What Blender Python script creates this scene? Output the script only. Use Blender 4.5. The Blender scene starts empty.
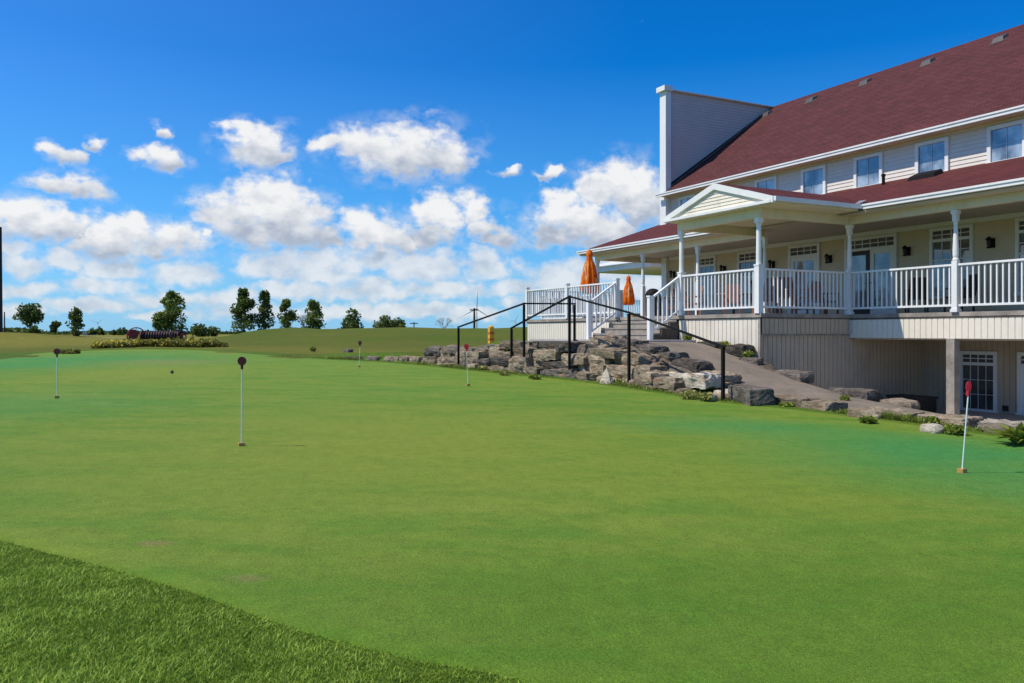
import bpy, math, random
import numpy as np
from mathutils import Vector, noise
random.seed(7); rng = np.random.default_rng(7)
SC = bpy.context.scene
COL = SC.collection
# ---------------------------------------------------------------- frame
# World X runs along the clubhouse (away from the viewer), world Y points out of its facade,
# z = 0 is the eye height of the photographer.
TH = math.radians(27.26); SN, CS = math.sin(TH), math.cos(TH)
F, CX, HY = 819.0, 512.0, 332.0
def c2w(X, Y):                       # right / forward distance from the viewer -> world x, y
    return (CS*Y - SN*X, -SN*Y - CS*X)
def w2c(x, y):
    return (-SN*x - CS*y, CS*x - SN*y)
def at(px, py, Y):                   # bearing + distance -> world point
    a, b = c2w((px-CX)/F*Y, Y)
    return Vector((a, b, (HY-py)/F*Y))
def sst(a, b, x):
    k = np.clip((np.asarray(x, float)-a)/(b-a), 0, 1); return k*k*(3-2*k)

# ---------------------------------------------------------------- terrain
def ipc(x, xs, ys):                  # smooth (monotone-ish cubic) interpolation
    xs = np.asarray(xs, float); ys = np.asarray(ys, float)
    m = np.gradient(ys, xs); x = np.clip(x, xs[0], xs[-1])
    i = np.clip(np.searchsorted(xs, x)-1, 0, len(xs)-2)
    h = xs[i+1]-xs[i]; u = (x-xs[i])/h
    return ((1+2*u)*(1-u)**2*ys[i] + u*(1-u)**2*h*m[i] + u*u*(3-2*u)*ys[i+1] + u*u*(u-1)*h*m[i+1])
PZ = ([4, 8, 10.8, 12.1, 13.5, 14.55, 15.7, 16.5, 18, 22.4, 24, 27, 33, 45],
      [-1.74, -1.68, -1.45, -1.33, -1.06, -.80, -.52, -.34, -.24, -.27, -.48, -.72, -.88, -1.0])
def pz(s): return np.interp(s, *PZ)
TW = ([4, 7, 9.5, 12, 14.7, 18.5, 20, 23, 25.2, 27.4, 31.2, 36],
      [-12.1, -11.9, -11.6, -11.3, -11.4, -11.55, -11.2, -10.7, -10.6, -9.8, -7.9, -6])
def tw(s): return np.interp(s, *TW)
def zb(s, t):
    X, Y = w2c(s, t)
    z = ipc(Y, [-200, -5, 0, 4, 10, 16, 25, 40, 70, 200, 600, 3000], [-1.8, -1.7, -1.64, -1.57, -1.40, -1.27, -1.15, -1.10, -1.12, -1.4, -2.2, -6])
    return z - .015*np.clip(X, -12, 12)
def hgt(s, t):
    s = np.asarray(s, float); t = np.asarray(t, float)
    X, Y = w2c(s, t)
    z = zb(s, t)
    w = sst(-.15, .35, tw(s)-t) * (1-sst(29, 38, s)) * sst(1, 5, s)
    top = pz(s)
    low = sst(0, 1.0, -14.05-.55*sst(13.9, 14.8, s)-t) * (1-sst(15.3, 15.7, s))
    top = top*(1-low) + -2.1*low
    z = z*(1-w) + top*w
    z = z + 1.38*np.exp(-((Y-68)/14.0)**2) * sst(-25, -18, X) * (1-sst(40, 80, X)) * (1+.10*np.sin(X*.19+1.0)+.05*np.sin(X*.5))
    z = z + 1.0*np.exp(-((Y-100)/14.0)**2-((X+64)/9.0)**2)
    return z
def ground_at(px, py):               # where the sight line meets the ground
    prev = 1.5
    for Y in np.arange(1.5, 400, .05):
        p = at(px, py, Y)
        if p.z <= float(hgt(p.x, p.y)): return at(px, py, Y)
    return at(px, py, 300)
def gz(x, y): return float(hgt(x, y))

# ---------------------------------------------------------------- materials
def nodes(m):
    m.use_nodes = True; nt = m.node_tree; nt.nodes.clear(); return nt
def N(nt, typ, **kw):
    n = nt.nodes.new(typ)
    for k, v in kw.items():
        if k == 'op': n.operation = v
        else: setattr(n, k, v)
    return n
def L(nt, a, b): nt.links.new(a, b)
def val(nt, sock, v):
    if hasattr(v, 'is_linked') or isinstance(v, bpy.types.NodeSocket): nt.links.new(v, sock)
    else: sock.default_value = v
def M(nt, op, a, b=None, c=None, clamp=False):
    n = N(nt, 'ShaderNodeMath', op=op); n.use_clamp = clamp
    val(nt, n.inputs[0], a)
    if b is not None: val(nt, n.inputs[1], b)
    if c is not None: val(nt, n.inputs[2], c)
    return n.outputs[0]
def MIX(nt, fac, a, b, blend='MIX'):
    n = N(nt, 'ShaderNodeMix', data_type='RGBA', blend_type=blend)
    val(nt, n.inputs[0], fac)
    for s, v in ((n.inputs[6], a), (n.inputs[7], b)):
        if isinstance(v, (tuple, list)): s.default_value = (v[0], v[1], v[2], 1)
        else: nt.links.new(v, s)
    return n.outputs[2]
def RAMP(nt, fac, stops):
    n = N(nt, 'ShaderNodeValToRGB'); r = n.color_ramp
    while len(r.elements) < len(stops): r.elements.new(.5)
    for e, (p, c) in zip(r.elements, stops):
        e.position = p; e.color = (c[0], c[1], c[2], 1) if isinstance(c, (tuple, list)) else (c, c, c, 1)
    L(nt, fac, n.inputs[0]); return n.outputs[0]
def NOISE(nt, vec, scale, detail=4, rough=.55, dist=0):
    n = N(nt, 'ShaderNodeTexNoise'); L(nt, vec, n.inputs['Vector'])
    n.inputs['Scale'].default_value = scale; n.inputs['Detail'].default_value = detail
    n.inputs['Roughness'].default_value = rough; n.inputs['Distortion'].default_value = dist
    return n.outputs['Fac']
def VSCALE(nt, vec, sc):
    n = N(nt, 'ShaderNodeVectorMath', op='MULTIPLY'); L(nt, vec, n.inputs[0]); n.inputs[1].default_value = sc; return n.outputs[0]
def finish(nt, col, rough=.7, metallic=0, spec=.5, bump=None, bstr=.3, bdist=.02, transl=None):
    b = N(nt, 'ShaderNodeBsdfPrincipled'); o = N(nt, 'ShaderNodeOutputMaterial')
    if isinstance(col, (tuple, list)): b.inputs['Base Color'].default_value = (*col, 1)
    else: L(nt, col, b.inputs['Base Color'])
    val(nt, b.inputs['Roughness'], rough); b.inputs['Metallic'].default_value = metallic
    b.inputs['Specular IOR Level'].default_value = spec
    if bump is not None:
        bn = N(nt, 'ShaderNodeBump'); bn.inputs['Strength'].default_value = bstr; bn.inputs['Distance'].default_value = bdist
        L(nt, bump, bn.inputs['Height']); L(nt, bn.outputs[0], b.inputs['Normal'])
    out = b.outputs[0]
    if transl is not None:
        t = N(nt, 'ShaderNodeBsdfTranslucent'); L(nt, transl, t.inputs[0])
        mx = N(nt, 'ShaderNodeMixShader'); mx.inputs[0].default_value = .3
        L(nt, out, mx.inputs[1]); L(nt, t.outputs[0], mx.inputs[2]); out = mx.outputs[0]
    L(nt, out, o.inputs[0])
def pos(nt): return N(nt, 'ShaderNodeNewGeometry').outputs['Position']
def mk(name, base, rough=.6, var=.12, scale=1.5, fine=25, bump=0, metallic=0, spec=.4, dirt=None):
    m = bpy.data.materials.new(name); nt = nodes(m); p = pos(nt)
    a = NOISE(nt, p, scale, 5); f = NOISE(nt, p, fine, 3)
    k = M(nt, 'ADD', M(nt, 'MULTIPLY', a, .65), M(nt, 'MULTIPLY', f, .35))
    lo = tuple(c*(1-2.2*var) for c in base); hi = tuple(min(1, c*(1+2.2*var)) for c in base)
    col = RAMP(nt, k, [(.3, lo), (.7, hi)])
    if dirt:
        d = RAMP(nt, NOISE(nt, VSCALE(nt, p, (1, 1, .35)), 2.3, 6, .65), [(.52, 0.), (.72, 1.)])
        col = MIX(nt, M(nt, 'MULTIPLY', d, dirt[1]), col, dirt[0])
    finish(nt, col, rough, metallic, spec, f if bump else None, bump)
    return m
WHITE = mk('white_paint', (.80, .80, .78), .45, .03, .8, 20, dirt=((.5, .47, .40), .35))
TRIM = mk('white_trim', (.78, .77, .74), .4, .03, .7, 15, dirt=((.55, .5, .42), .3))
SIDE = mk('pale_siding', (.72, .65, .57), .55, .04, .5, 9)
FINM = mk('shaded_white_siding', (.58, .51, .49), .55, .04, .5, 9)  # white siding with the end wall's shade mixed into its colour
CREAM = mk('cream_siding', (.66, .54, .37), .6, .05, .5, 9)
SOFF = mk('soffit_cream', (.72, .62, .42), .6, .05, .6, 9, dirt=((.42, .42, .16), .35))
CEIL = mk('ceiling_paint', (.56, .47, .36), .7, .04, .6, 9)
SKIRT = mk('skirting_paint', (.76, .69, .57), .6, .04, .7, 12, dirt=((.38, .32, .24), .35))
LOWW = mk('lower_siding', (.50, .39, .28), .65, .06, .5, 10, dirt=((.2, .17, .12), .35))
WOOD = mk('weathered_wood', (.30, .26, .22), .8, .2, 3, 30, .5)
DKWOOD = mk('dark_wood', (.10, .08, .065), .85, .25, 3, 25, .4)
BLACK = mk('black_metal', (.010, .009, .009), .7, .1, 5, 30, spec=.15)
DARK = mk('dark_frame', (.03, .025, .022), .5, .1, 4, 20)
GREYM = mk('grey_metal', (.45, .45, .46), .4, .08, 4, 20, metallic=.6)
VENTM = mk('vent_metal', (.085, .075, .07), .5, .08, 4, 20)
RUST = mk('rusty_red_paint', (.27, .035, .03), .65, .25, 4, 25, .3)
MAROON = mk('dark_maroon_paint', (.035, .012, .014), .7, .3, 4, 25, .3)
REDP = mk('red_disc_plastic', (.42, .012, .028), .35, .12, 8, 60)
MARD = mk('dark_red_plastic', (.10, .010, .014), .4, .15, 8, 60)
ROD = mk('white_fibreglass', (.72, .76, .72), .4, .05, 5, 40)
CUP = mk('tan_wood_block', (.42, .24, .07), .6, .2, 20, 90)
CUPW = mk('cream_plastic', (.78, .68, .48), .5, .06, 20, 90)
BARK = mk('bark', (.10, .075, .055), .9, .25, 3, 18, .6)
BARE = mk('pale_bare_bark', (.34, .30, .28), .9, .15, 3, 18)
CHAIRM = mk('rust_brown_plastic', (.26, .085, .04), .5, .15, 3, 30)
CHAIRD = mk('dark_brown_wicker', (.05, .03, .02), .7, .2, 6, 60, .5)
TABLEM = mk('table_top_grey', (.2, .2, .2), .5, .1, 3, 30)
YELL = mk('yellow_paint', (.75, .42, .03), .5, .08, 3, 30)
ORNG = mk('orange_band', (.55, .15, .02), .5, .08, 3, 30)
CONC = mk('concrete', (.42, .40, .37), .85, .12, 3, 30, .3)
TANB = mk('tan_box', (.40, .28, .14), .7, .15, 3, 30)
FARW = mk('far_wall', (.5, .48, .44), .8, .08, .3, 2)
FARR = mk('far_roof', (.36, .33, .31), .8, .08, .3, 2)
LAMPG = mk('frosted_lamp_glass', (.35, .33, .28), .3, .05, 5, 30)
POLEW = mk('dark_pole_wood', (.045, .032, .03), .9, .2, 2, 12)
CURT = mk('pale_blind', (.42, .47, .52), .7, .12, 2.2, 30)

def shingle(name, base):
    m = bpy.data.materials.new(name); nt = nodes(m); p = pos(nt)
    sx = N(nt, 'ShaderNodeSeparateXYZ'); L(nt, p, sx.inputs[0])
    cb = N(nt, 'ShaderNodeCombineXYZ')
    L(nt, M(nt, 'ADD', sx.outputs[0], M(nt, 'MULTIPLY', sx.outputs[1], .001)), cb.inputs[0])
    L(nt, M(nt, 'ADD', M(nt, 'MULTIPLY', sx.outputs[2], 1.2), M(nt, 'MULTIPLY', sx.outputs[1], -.62)), cb.inputs[1])
    b = N(nt, 'ShaderNodeTexBrick'); L(nt, cb.outputs[0], b.inputs['Vector'])
    b.inputs['Scale'].default_value = 1; b.inputs['Brick Width'].default_value = .30; b.inputs['Row Height'].default_value = .14
    b.inputs['Mortar Size'].default_value = .012; b.inputs['Mortar Smooth'].default_value = .3; b.inputs['Bias'].default_value = 0
    b.inputs['Color1'].default_value = (*[c*.80 for c in base], 1); b.inputs['Color2'].default_value = (*[c*1.20 for c in base], 1)
    b.inputs['Mortar'].default_value = (*[c*.35 for c in base], 1)
    a = NOISE(nt, p, .7, 5); f = NOISE(nt, p, 14, 4)
    col = MIX(nt, 1, b.outputs['Color'], RAMP(nt, a, [(.3, .92), (.7, 1.08)]), 'MULTIPLY')
    col = MIX(nt, 1, col, RAMP(nt, f, [(.3, .8), (.7, 1.2)]), 'MULTIPLY')
    finish(nt, col, .9, 0, .25, b.outputs['Fac'], -.5, .02)
    return m
ROOF = shingle('red_shingles', (.088, .025, .024))
ROOF2 = shingle('red_porch_shingles', (.098, .021, .019))

def glass(name, base, refl, curtain=0):
    m = bpy.data.materials.new(name); nt = nodes(m); p = pos(nt)
    a = NOISE(nt, VSCALE(nt, p, (1, 1, .8)), 1.6, 4)
    col = RAMP(nt, a, [(.4, tuple(c*.5 for c in base)), (.62, tuple(min(1, c*(1.6+curtain)) for c in base))])
    b = N(nt, 'ShaderNodeBsdfPrincipled'); L(nt, col, b.inputs['Base Color']); b.inputs['Roughness'].default_value = .4
    g = N(nt, 'ShaderNodeBsdfGlossy'); g.inputs['Roughness'].default_value = .02; g.inputs['Color'].default_value = (.9, .95, 1, 1)
    bn = N(nt, 'ShaderNodeBump'); bn.inputs['Strength'].default_value = .04; L(nt, NOISE(nt, p, 1.2, 1), bn.inputs['Height']); L(nt, bn.outputs[0], g.inputs['Normal'])
    fr = N(nt, 'ShaderNodeFresnel'); fr.inputs[0].default_value = 1.5
    mx = N(nt, 'ShaderNodeMixShader'); L(nt, M(nt, 'ADD', fr.outputs[0], refl, clamp=True), mx.inputs[0])
    L(nt, b.outputs[0], mx.inputs[1]); L(nt, g.outputs[0], mx.inputs[2])
    o = N(nt, 'ShaderNodeOutputMaterial'); L(nt, mx.outputs[0], o.inputs[0]); return m
GLASS = glass('dark_glass', (.035, .035, .035), .06)
GLASSU = glass('curtained_glass', (.12, .14, .15), .10, 1.6)
GLASSC = glass('blinded_glass', (.14, .15, .16), .05, 1.2)

def rockmat(name, base, lite):
    m = bpy.data.materials.new(name); nt = nodes(m); p = pos(nt)
    oi = N(nt, 'ShaderNodeObjectInfo')
    a = NOISE(nt, p, 2.4, 6, .65); f = NOISE(nt, VSCALE(nt, p, (1, 1, 2.2)), 11, 6, .7); v = NOISE(nt, p, 38, 3)
    k = M(nt, 'ADD', M(nt, 'MULTIPLY', a, .5), M(nt, 'MULTIPLY', f, .5))
    col = RAMP(nt, k, [(.30, tuple(c*.30 for c in base)), (.47, base), (.66, lite)])
    col = MIX(nt, RAMP(nt, NOISE(nt, p, 3.7, 4), [(.58, 0.), (.70, .6)]), col, (.26, .15, .08))
    col = MIX(nt, 1, col, RAMP(nt, oi.outputs['Random'], [(0, .6), (1, 1.3)]), 'MULTIPLY')
    hh = M(nt, 'ADD', f, M(nt, 'MULTIPLY', v, .4))
    finish(nt, col, .92, 0, .2, hh, .8, .06); return m
ROCK = rockmat('limestone_rock', (.235, .180, .122), (.50, .415, .30))
ROCKD = rockmat('dark_rock', (.10, .085, .072), (.27, .23, .19))
ROCKP = rockmat('pale_rock', (.42, .36, .28), (.62, .56, .46))

def pathmat():
    m = bpy.data.materials.new('gravelly_asphalt'); nt = nodes(m); p = pos(nt)
    a = NOISE(nt, p, 1.3, 7, .68); f = NOISE(nt, p, 45, 3)
    col = RAMP(nt, a, [(.3, (.135, .112, .09)), (.7, (.25, .205, .16))])
    col = MIX(nt, 1, col, RAMP(nt, f, [(.3, .72), (.7, 1.28)]), 'MULTIPLY')
    finish(nt, col, .95, 0, .2, f, .5, .01); return m
PATHM = pathmat()

def greenmat():
    m = bpy.data.materials.new('putting_turf'); nt = nodes(m); p = pos(nt)
    q = N(nt, 'ShaderNodeVectorRotate', rotation_type='Z_AXIS'); L(nt, p, q.inputs['Vector']); q.inputs['Angle'].default_value = math.radians(117.26)
    st = VSCALE(nt, q.outputs[0], (.30, .62, 1))                 # mowing makes long soft streaks
    a = NOISE(nt, st, .55, 4, .5, .4); b = NOISE(nt, st, 1.6, 5, .6, .3); c = NOISE(nt, p, 7, 5, .65)
    f = NOISE(nt, p, 60, 4, .7); ff = NOISE(nt, p, 190, 2, .6)
    col = RAMP(nt, a, [(.30, (.082, .186, .018)), (.50, (.106, .196, .018)), (.70, (.140, .205, .022))])
    col = MIX(nt, RAMP(nt, b, [(.40, 0.), (.72, .35)]), col, (.160, .212, .022))
    def patch(col, X, Y, rx, ry, strength, colr, edge=.9):
        w = c2w(X, Y); sb = N(nt, 'ShaderNodeVectorMath', op='SUBTRACT'); L(nt, p, sb.inputs[0]); sb.inputs[1].default_value = (w[0], w[1], gz(*w))
        ro = N(nt, 'ShaderNodeVectorRotate', rotation_type='Z_AXIS'); L(nt, sb.outputs[0], ro.inputs['Vector']); ro.inputs['Angle'].default_value = math.radians(117.26) if False else -(math.atan2(-CS, -SN))
        ln = N(nt, 'ShaderNodeVectorMath', op='LENGTH'); L(nt, VSCALE(nt, ro.outputs[0], (1/rx, 1/ry, 0)), ln.inputs[0])
        dd = M(nt, 'ADD', ln.outputs['Value'], M(nt, 'MULTIPLY', M(nt, 'SUBTRACT', a if rx > 1 else NOISE(nt, p, 9, 4, .6), .5), 1.6))
        return MIX(nt, M(nt, 'MULTIPLY', RAMP(nt, dd, [(.15, 1.), (1.0, 0.)]), strength), col, colr)
    m1 = NOISE(nt, VSCALE(nt, q.outputs[0], (.8, 1.7, 1)), 1.15, 6, .62, .5)
    col = MIX(nt, RAMP(nt, m1, [(.40, 0.), (.66, .55)]), col, (.188, .232, .036))
    col = MIX(nt, RAMP(nt, m1, [(.34, .5), (.50, 0.)]), col, (.070, .180, .020))
    cool = (.046, .205, .050)
    for X, Y, rx, ry, st_ in ((-15, 27, 7.5, 12, .75), (-8, 14, 3.5, 4, .35), (5.3, 9.7, 2.8, 2.6, .9), (3.2, 12.0, 3.0, 1.3, .75), (6.5, 8.0, 2, 2.2, .5), (-6, 38, 5, 3, .6)):
        col = patch(col, X, Y, rx, ry, st_, cool)
    col = patch(col, .8, 4.4, 5.5, 2.6, .6, (.082, .160, .013))
    for X, Y, rx, ry, st_ in ((-1.5, 10.0, 5.5, 5.0, .75), (-9.5, 21, 3.4, 5, .6), (2.5, 7.6, 2, 1.2, .35)):
        col = patch(col, X, Y, rx, ry, st_, (.178, .222, .026))
    # brownish worn patch in the far middle, a few small scuffs in front
    col = patch(col, -1.62, 5.02, .17, .10, .5, (.20, .155, .07)); col = patch(col, -2.50, 5.72, .20, .09, .6, (.23, .15, .07)); col = patch(col, -11.0, 26, 2.6, 3.4, .45, (.215, .19, .065))
    col = MIX(nt, 1, col, RAMP(nt, c, [(.3, 1.00), (.7, 1.26)]), 'MULTIPLY')
    col = MIX(nt, 1, col, RAMP(nt, f, [(.25, .62), (.75, 1.38)]), 'MULTIPLY')
    col = MIX(nt, 1, col, RAMP(nt, ff, [(.25, .62), (.75, 1.38)]), 'MULTIPLY')
    hh = M(nt, 'ADD', f, ff)
    finish(nt, col, .85, 0, .14, hh, .8, .012); return m
GREENM = greenmat()

def groundmat():
    m = bpy.data.materials.new('fairway_turf'); nt = nodes(m); p = pos(nt)
    at_ = N(nt, 'ShaderNodeAttribute'); at_.attribute_name = 'zone'
    sp = N(nt, 'ShaderNodeSeparateColor'); L(nt, at_.outputs['Color'], sp.inputs[0])
    a = NOISE(nt, p, .12, 5, .6); b = NOISE(nt, p, .8, 5, .65); f = NOISE(nt, p, 9, 5, .7); ff = NOISE(nt, p, 70, 3, .7)
    base = RAMP(nt, a, [(.35, (.080, .128, .014)), (.65, (.125, .142, .021))])            # mown mound
    base = MIX(nt, RAMP(nt, b, [(.40, 0.), (.70, .6)]), base, (.115, .105, .022))
    dry = RAMP(nt, b, [(.3, (.140, .150, .018)), (.7, (.215, .190, .036))])               # dry field
    col = MIX(nt, sp.outputs[0], base, dry)
    rough = RAMP(nt, f, [(.3, (.07, .13, .010)), (.7, (.13, .20, .02))])
    col = MIX(nt, sp.outputs[1], col, rough)
    soil = RAMP(nt, f, [(.3, (.10, .08, .06)), (.7, (.24, .20, .15))])
    col = MIX(nt, sp.outputs[2], col, soil)
    col = MIX(nt, 1, col, RAMP(nt, f, [(.3, .78), (.7, 1.22)]), 'MULTIPLY')
    col = MIX(nt, 1, col, RAMP(nt, ff, [(.3, .75), (.7, 1.25)]), 'MULTIPLY')
    finish(nt, col, .95, 0, .1, M(nt, 'ADD', f, ff), .8, .05); return m
GROUNDM = groundmat()

def collarmat():
    m = bpy.data.materials.new('collar_turf'); nt = nodes(m); p = pos(nt)
    f = NOISE(nt, p, 6, 5, .7); ff = NOISE(nt, p, 60, 3, .7); a = NOISE(nt, p, .6, 4)
    col = RAMP(nt, a, [(.3, (.060, .120, .012)), (.7, (.105, .150, .020))])
    col = MIX(nt, 1, col, RAMP(nt, f, [(.3, .75), (.7, 1.25)]), 'MULTIPLY')
    col = MIX(nt, 1, col, RAMP(nt, ff, [(.3, .7), (.7, 1.3)]), 'MULTIPLY')
    finish(nt, col, .95, 0, .1, M(nt, 'ADD', f, ff), .8, .03); return m
COLLARM = collarmat()

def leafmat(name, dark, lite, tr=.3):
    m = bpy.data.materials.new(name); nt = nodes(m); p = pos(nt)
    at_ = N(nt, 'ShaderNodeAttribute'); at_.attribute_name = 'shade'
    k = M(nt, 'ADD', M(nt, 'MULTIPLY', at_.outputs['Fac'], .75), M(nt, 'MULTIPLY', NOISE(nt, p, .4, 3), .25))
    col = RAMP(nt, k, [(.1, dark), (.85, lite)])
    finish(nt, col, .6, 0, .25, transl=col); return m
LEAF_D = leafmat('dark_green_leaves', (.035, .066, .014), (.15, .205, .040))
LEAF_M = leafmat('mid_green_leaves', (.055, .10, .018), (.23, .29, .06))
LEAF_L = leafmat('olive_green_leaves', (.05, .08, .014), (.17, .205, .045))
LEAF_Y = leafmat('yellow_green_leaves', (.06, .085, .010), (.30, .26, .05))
WEED = leafmat('weed_leaves', (.07, .11, .012), (.28, .33, .05))
WEEDP = leafmat('pale_weed_leaves', (.14, .16, .035), (.42, .40, .12))
ORL = leafmat('rust_weed_leaves', (.20, .06, .02), (.42, .15, .05))
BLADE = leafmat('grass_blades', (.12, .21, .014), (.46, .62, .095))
PETAL = leafmat('yellow_petals', (.45, .36, .03), (.75, .62, .10))

def canopymat():
    m = bpy.data.materials.new('orange_canvas'); nt = nodes(m)
    tc = N(nt, 'ShaderNodeTexCoord').outputs['Object']
    a = NOISE(nt, tc, 3, 4)
    col = RAMP(nt, a, [(.3, (.80, .13, .008)), (.7, (.95, .25, .015))])
    pa = RAMP(nt, NOISE(nt, VSCALE(nt, tc, (7, 7, 2.6)), 1.1, 2, .4), [(.56, 0.), (.62, 1.)])
    col = MIX(nt, M(nt, 'MULTIPLY', pa, .8), col, (.85, .62, .30))
    pb = RAMP(nt, NOISE(nt, VSCALE(nt, tc, (6, 6, 2)), 1.3, 2, .4, .5), [(.63, 0.), (.67, 1.)])
    col = MIX(nt, M(nt, 'MULTIPLY', pb, .7), col, (.62, .05, .01))
    finish(nt, col, .8, 0, .2, NOISE(nt, tc, 14, 3), .3, .02, transl=col); return m
CANVAS = canopymat()

# ---------------------------------------------------------------- mesh building
class MB:
    def __init__(s): s.v = []; s.f = []
    def add(s, vs, fs):
        o = len(s.v); s.v += [tuple(v) for v in vs]; s.f += [tuple(i+o for i in f) for f in fs]; return s
    def box(s, x0, x1, y0, y1, z0, z1):
        return s.add([(x0,y0,z0),(x1,y0,z0),(x1,y1,z0),(x0,y1,z0),(x0,y0,z1),(x1,y0,z1),(x1,y1,z1),(x0,y1,z1)],
                     [(3,2,1,0),(4,5,6,7),(0,1,5,4),(1,2,6,5),(2,3,7,6),(3,0,4,7)])
    def quad(s, a, b, c, d): return s.add([a,b,c,d], [(0,1,2,3)])
    def bar(s, p, q, w, h, up=(0,0,1)):
        p = Vector(p); q = Vector(q); d = (q-p).normalized(); u = Vector(up)
        if abs(d.dot(u)) > .98: u = Vector((1,0,0))
        a = d.cross(u).normalized()*(w/2); b = a.cross(d).normalized()*(h/2)
        vs = [r+e for r in (p,q) for e in (-a-b, a-b, a+b, -a+b)]
        return s.add(vs, [(3,2,1,0),(4,5,6,7),(0,1,5,4),(1,2,6,5),(2,3,7,6),(3,0,4,7)])
    def tube(s, pts, rad, n=8):
        pts = [Vector(p) for p in pts]; rad = rad if hasattr(rad, '__len__') else [rad]*len(pts)
        vs = []; fs = []
        for i, p in enumerate(pts):
            d = (pts[min(i+1, len(pts)-1)]-pts[max(i-1, 0)]).normalized()
            u = Vector((0,0,1)) if abs(d.z) < .9 else Vector((1,0,0))
            a = d.cross(u).normalized(); b = d.cross(a)
            for k in range(n):
                t = 2*math.pi*k/n; vs.append(p+(a*math.cos(t)+b*math.sin(t))*rad[i])
        for i in range(len(pts)-1):
            for k in range(n):
                fs.append((i*n+k, i*n+(k+1)%n, (i+1)*n+(k+1)%n, (i+1)*n+k))
        fs.append(tuple(range(n))[::-1]); fs.append(tuple((len(pts)-1)*n+k for k in range(n)))
        return s.add(vs, fs)
    def lathe(s, prof, c=(0,0,0), n=12, sq=False):
        vs = []; fs = []
        for r, z in prof:
            for k in range(n):
                t = 2*math.pi*(k+.5)/n; vs.append((c[0]+r*math.cos(t), c[1]+r*math.sin(t), c[2]+z))
        m = len(prof)
        for i in range(m-1):
            for k in range(n): fs.append((i*n+k, i*n+(k+1)%n, (i+1)*n+(k+1)%n, (i+1)*n+k))
        fs.append(tuple(range(n))[::-1]); fs.append(tuple((m-1)*n+k for k in range(n)))
        return s.add(vs, fs)
    def mesh(s, name, mat, origin=(0,0,0), smooth=False):
        me = bpy.data.meshes.new(name)
        me.from_pydata([(v[0]-origin[0], v[1]-origin[1], v[2]-origin[2]) for v in s.v], [], s.f)
        me.materials.append(mat)
        if smooth: me.polygons.foreach_set('use_smooth', [True]*len(me.polygons))
        me.update(); return me
WL = {}
def link(name, data, parent=None, loc=(0,0,0), rz=0):      # loc in world coordinates
    o = bpy.data.objects.new(name, data); COL.objects.link(o)
    WL[o] = Vector(loc)
    if parent is not None:
        o.parent = parent; o.location = Vector(loc)-WL[parent]
    else: o.location = loc
    o.rotation_euler.z = rz
    return o
def build(mb, name, mat, parent=None, smooth=False, loc=None):
    loc = loc if loc is not None else (WL[parent] if parent is not None else (0,0,0))
    return link(name, mb.mesh(name, mat, loc, smooth), parent, loc)
def tag(o, label, cat, group=None, kind=None):
    if label: o['label'] = label
    if cat: o['category'] = cat
    if group: o['group'] = group
    if kind: o['kind'] = kind
    return o
def thing(name, loc, label, cat, group=None, rz=0):
    return tag(link(name, None, None, loc, rz), label, cat, group)
def copy_tree(o, parent=None):
    c = o.copy(); COL.objects.link(c); c.parent = parent
    for ch in o.children: copy_tree(ch, c)
    return c
def npmesh(name, verts, faces, mat, shade=None, k=4):
    me = bpy.data.meshes.new(name); nv = len(verts); nf = len(faces)
    me.vertices.add(nv); me.vertices.foreach_set('co', np.asarray(verts, np.float32).ravel())
    me.loops.add(nf*k); me.loops.foreach_set('vertex_index', np.asarray(faces, np.int32).ravel())
    me.polygons.add(nf); me.polygons.foreach_set('loop_start', np.arange(nf, dtype=np.int32)*k)
    me.update(calc_edges=True)
    if shade is not None:
        a = me.attributes.new('shade', 'FLOAT', 'POINT'); a.data.foreach_set('value', np.asarray(shade, np.float32))
    me.materials.append(mat); return me

# ---------------------------------------------------------------- ground
GB = [(-3.75,6.0),(-2.72,5.4),(-1.85,4.85),(-1.12,4.28),(-.55,3.88),(-.28,3.66),(.3,3.3),(1.5,2.8),(3,2.5),(5,2.7),(7.2,4.6),(7.9,8),(7.2,10.6),
      (6.7,11.7),(6.06,12.8),(5.5,13.7),(4.75,14.7),(3.9,15.6),(2.75,18.0),(1.25,20.9),(-.3,22.7),(-1.6,24.6),(-2.9,26.6),(-4.8,28.7),
      (-8.0,31.2),(-12.0,36.0),(-15.8,40.3),(-19.3,41.0),(-20.6,36),(-17.6,28),(-17,20),(-13.2,12.5),(-8.2,8.3),(-5.4,6.9)]
_near = [w2c(*ground_at(px, py).xy) for px, py in ((0,541),(100,566),(200,598),(300,634),(400,660),(480,674),(550,687))]
GB = [tuple(q) for q in _near] + [(.75,3.52),(1.4,3.3),(2.2,3.0)] + GB[8:]
def closed_spline(P, n):
    P = np.array(P, float); m = len(P); out = []
    for i in range(m):
        p0, p1, p2, p3 = P[i-1], P[i], P[(i+1) % m], P[(i+2) % m]
        for k in range(n):
            u = k/n
            out.append(.5*((2*p1)+(p2-p0)*u+(2*p0-5*p1+4*p2-p3)*u*u+(3*p1-p0-3*p2+p3)*u**3))
    return np.array(out)
GBS = closed_spline(GB, 8)
def inside_green(X, Y):
    X = np.asarray(X); Y = np.asarray(Y); ins = np.zeros(X.shape, bool); n = len(GBS)
    for i in range(n):
        x1, y1 = GBS[i]; x2, y2 = GBS[(i+1) % n]
        if y1 == y2: continue
        c = ((y1 > Y) != (y2 > Y)) & (X < (x2-x1)*(Y-y1)/(y2-y1)+x1)
        ins ^= c
    return ins
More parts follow.
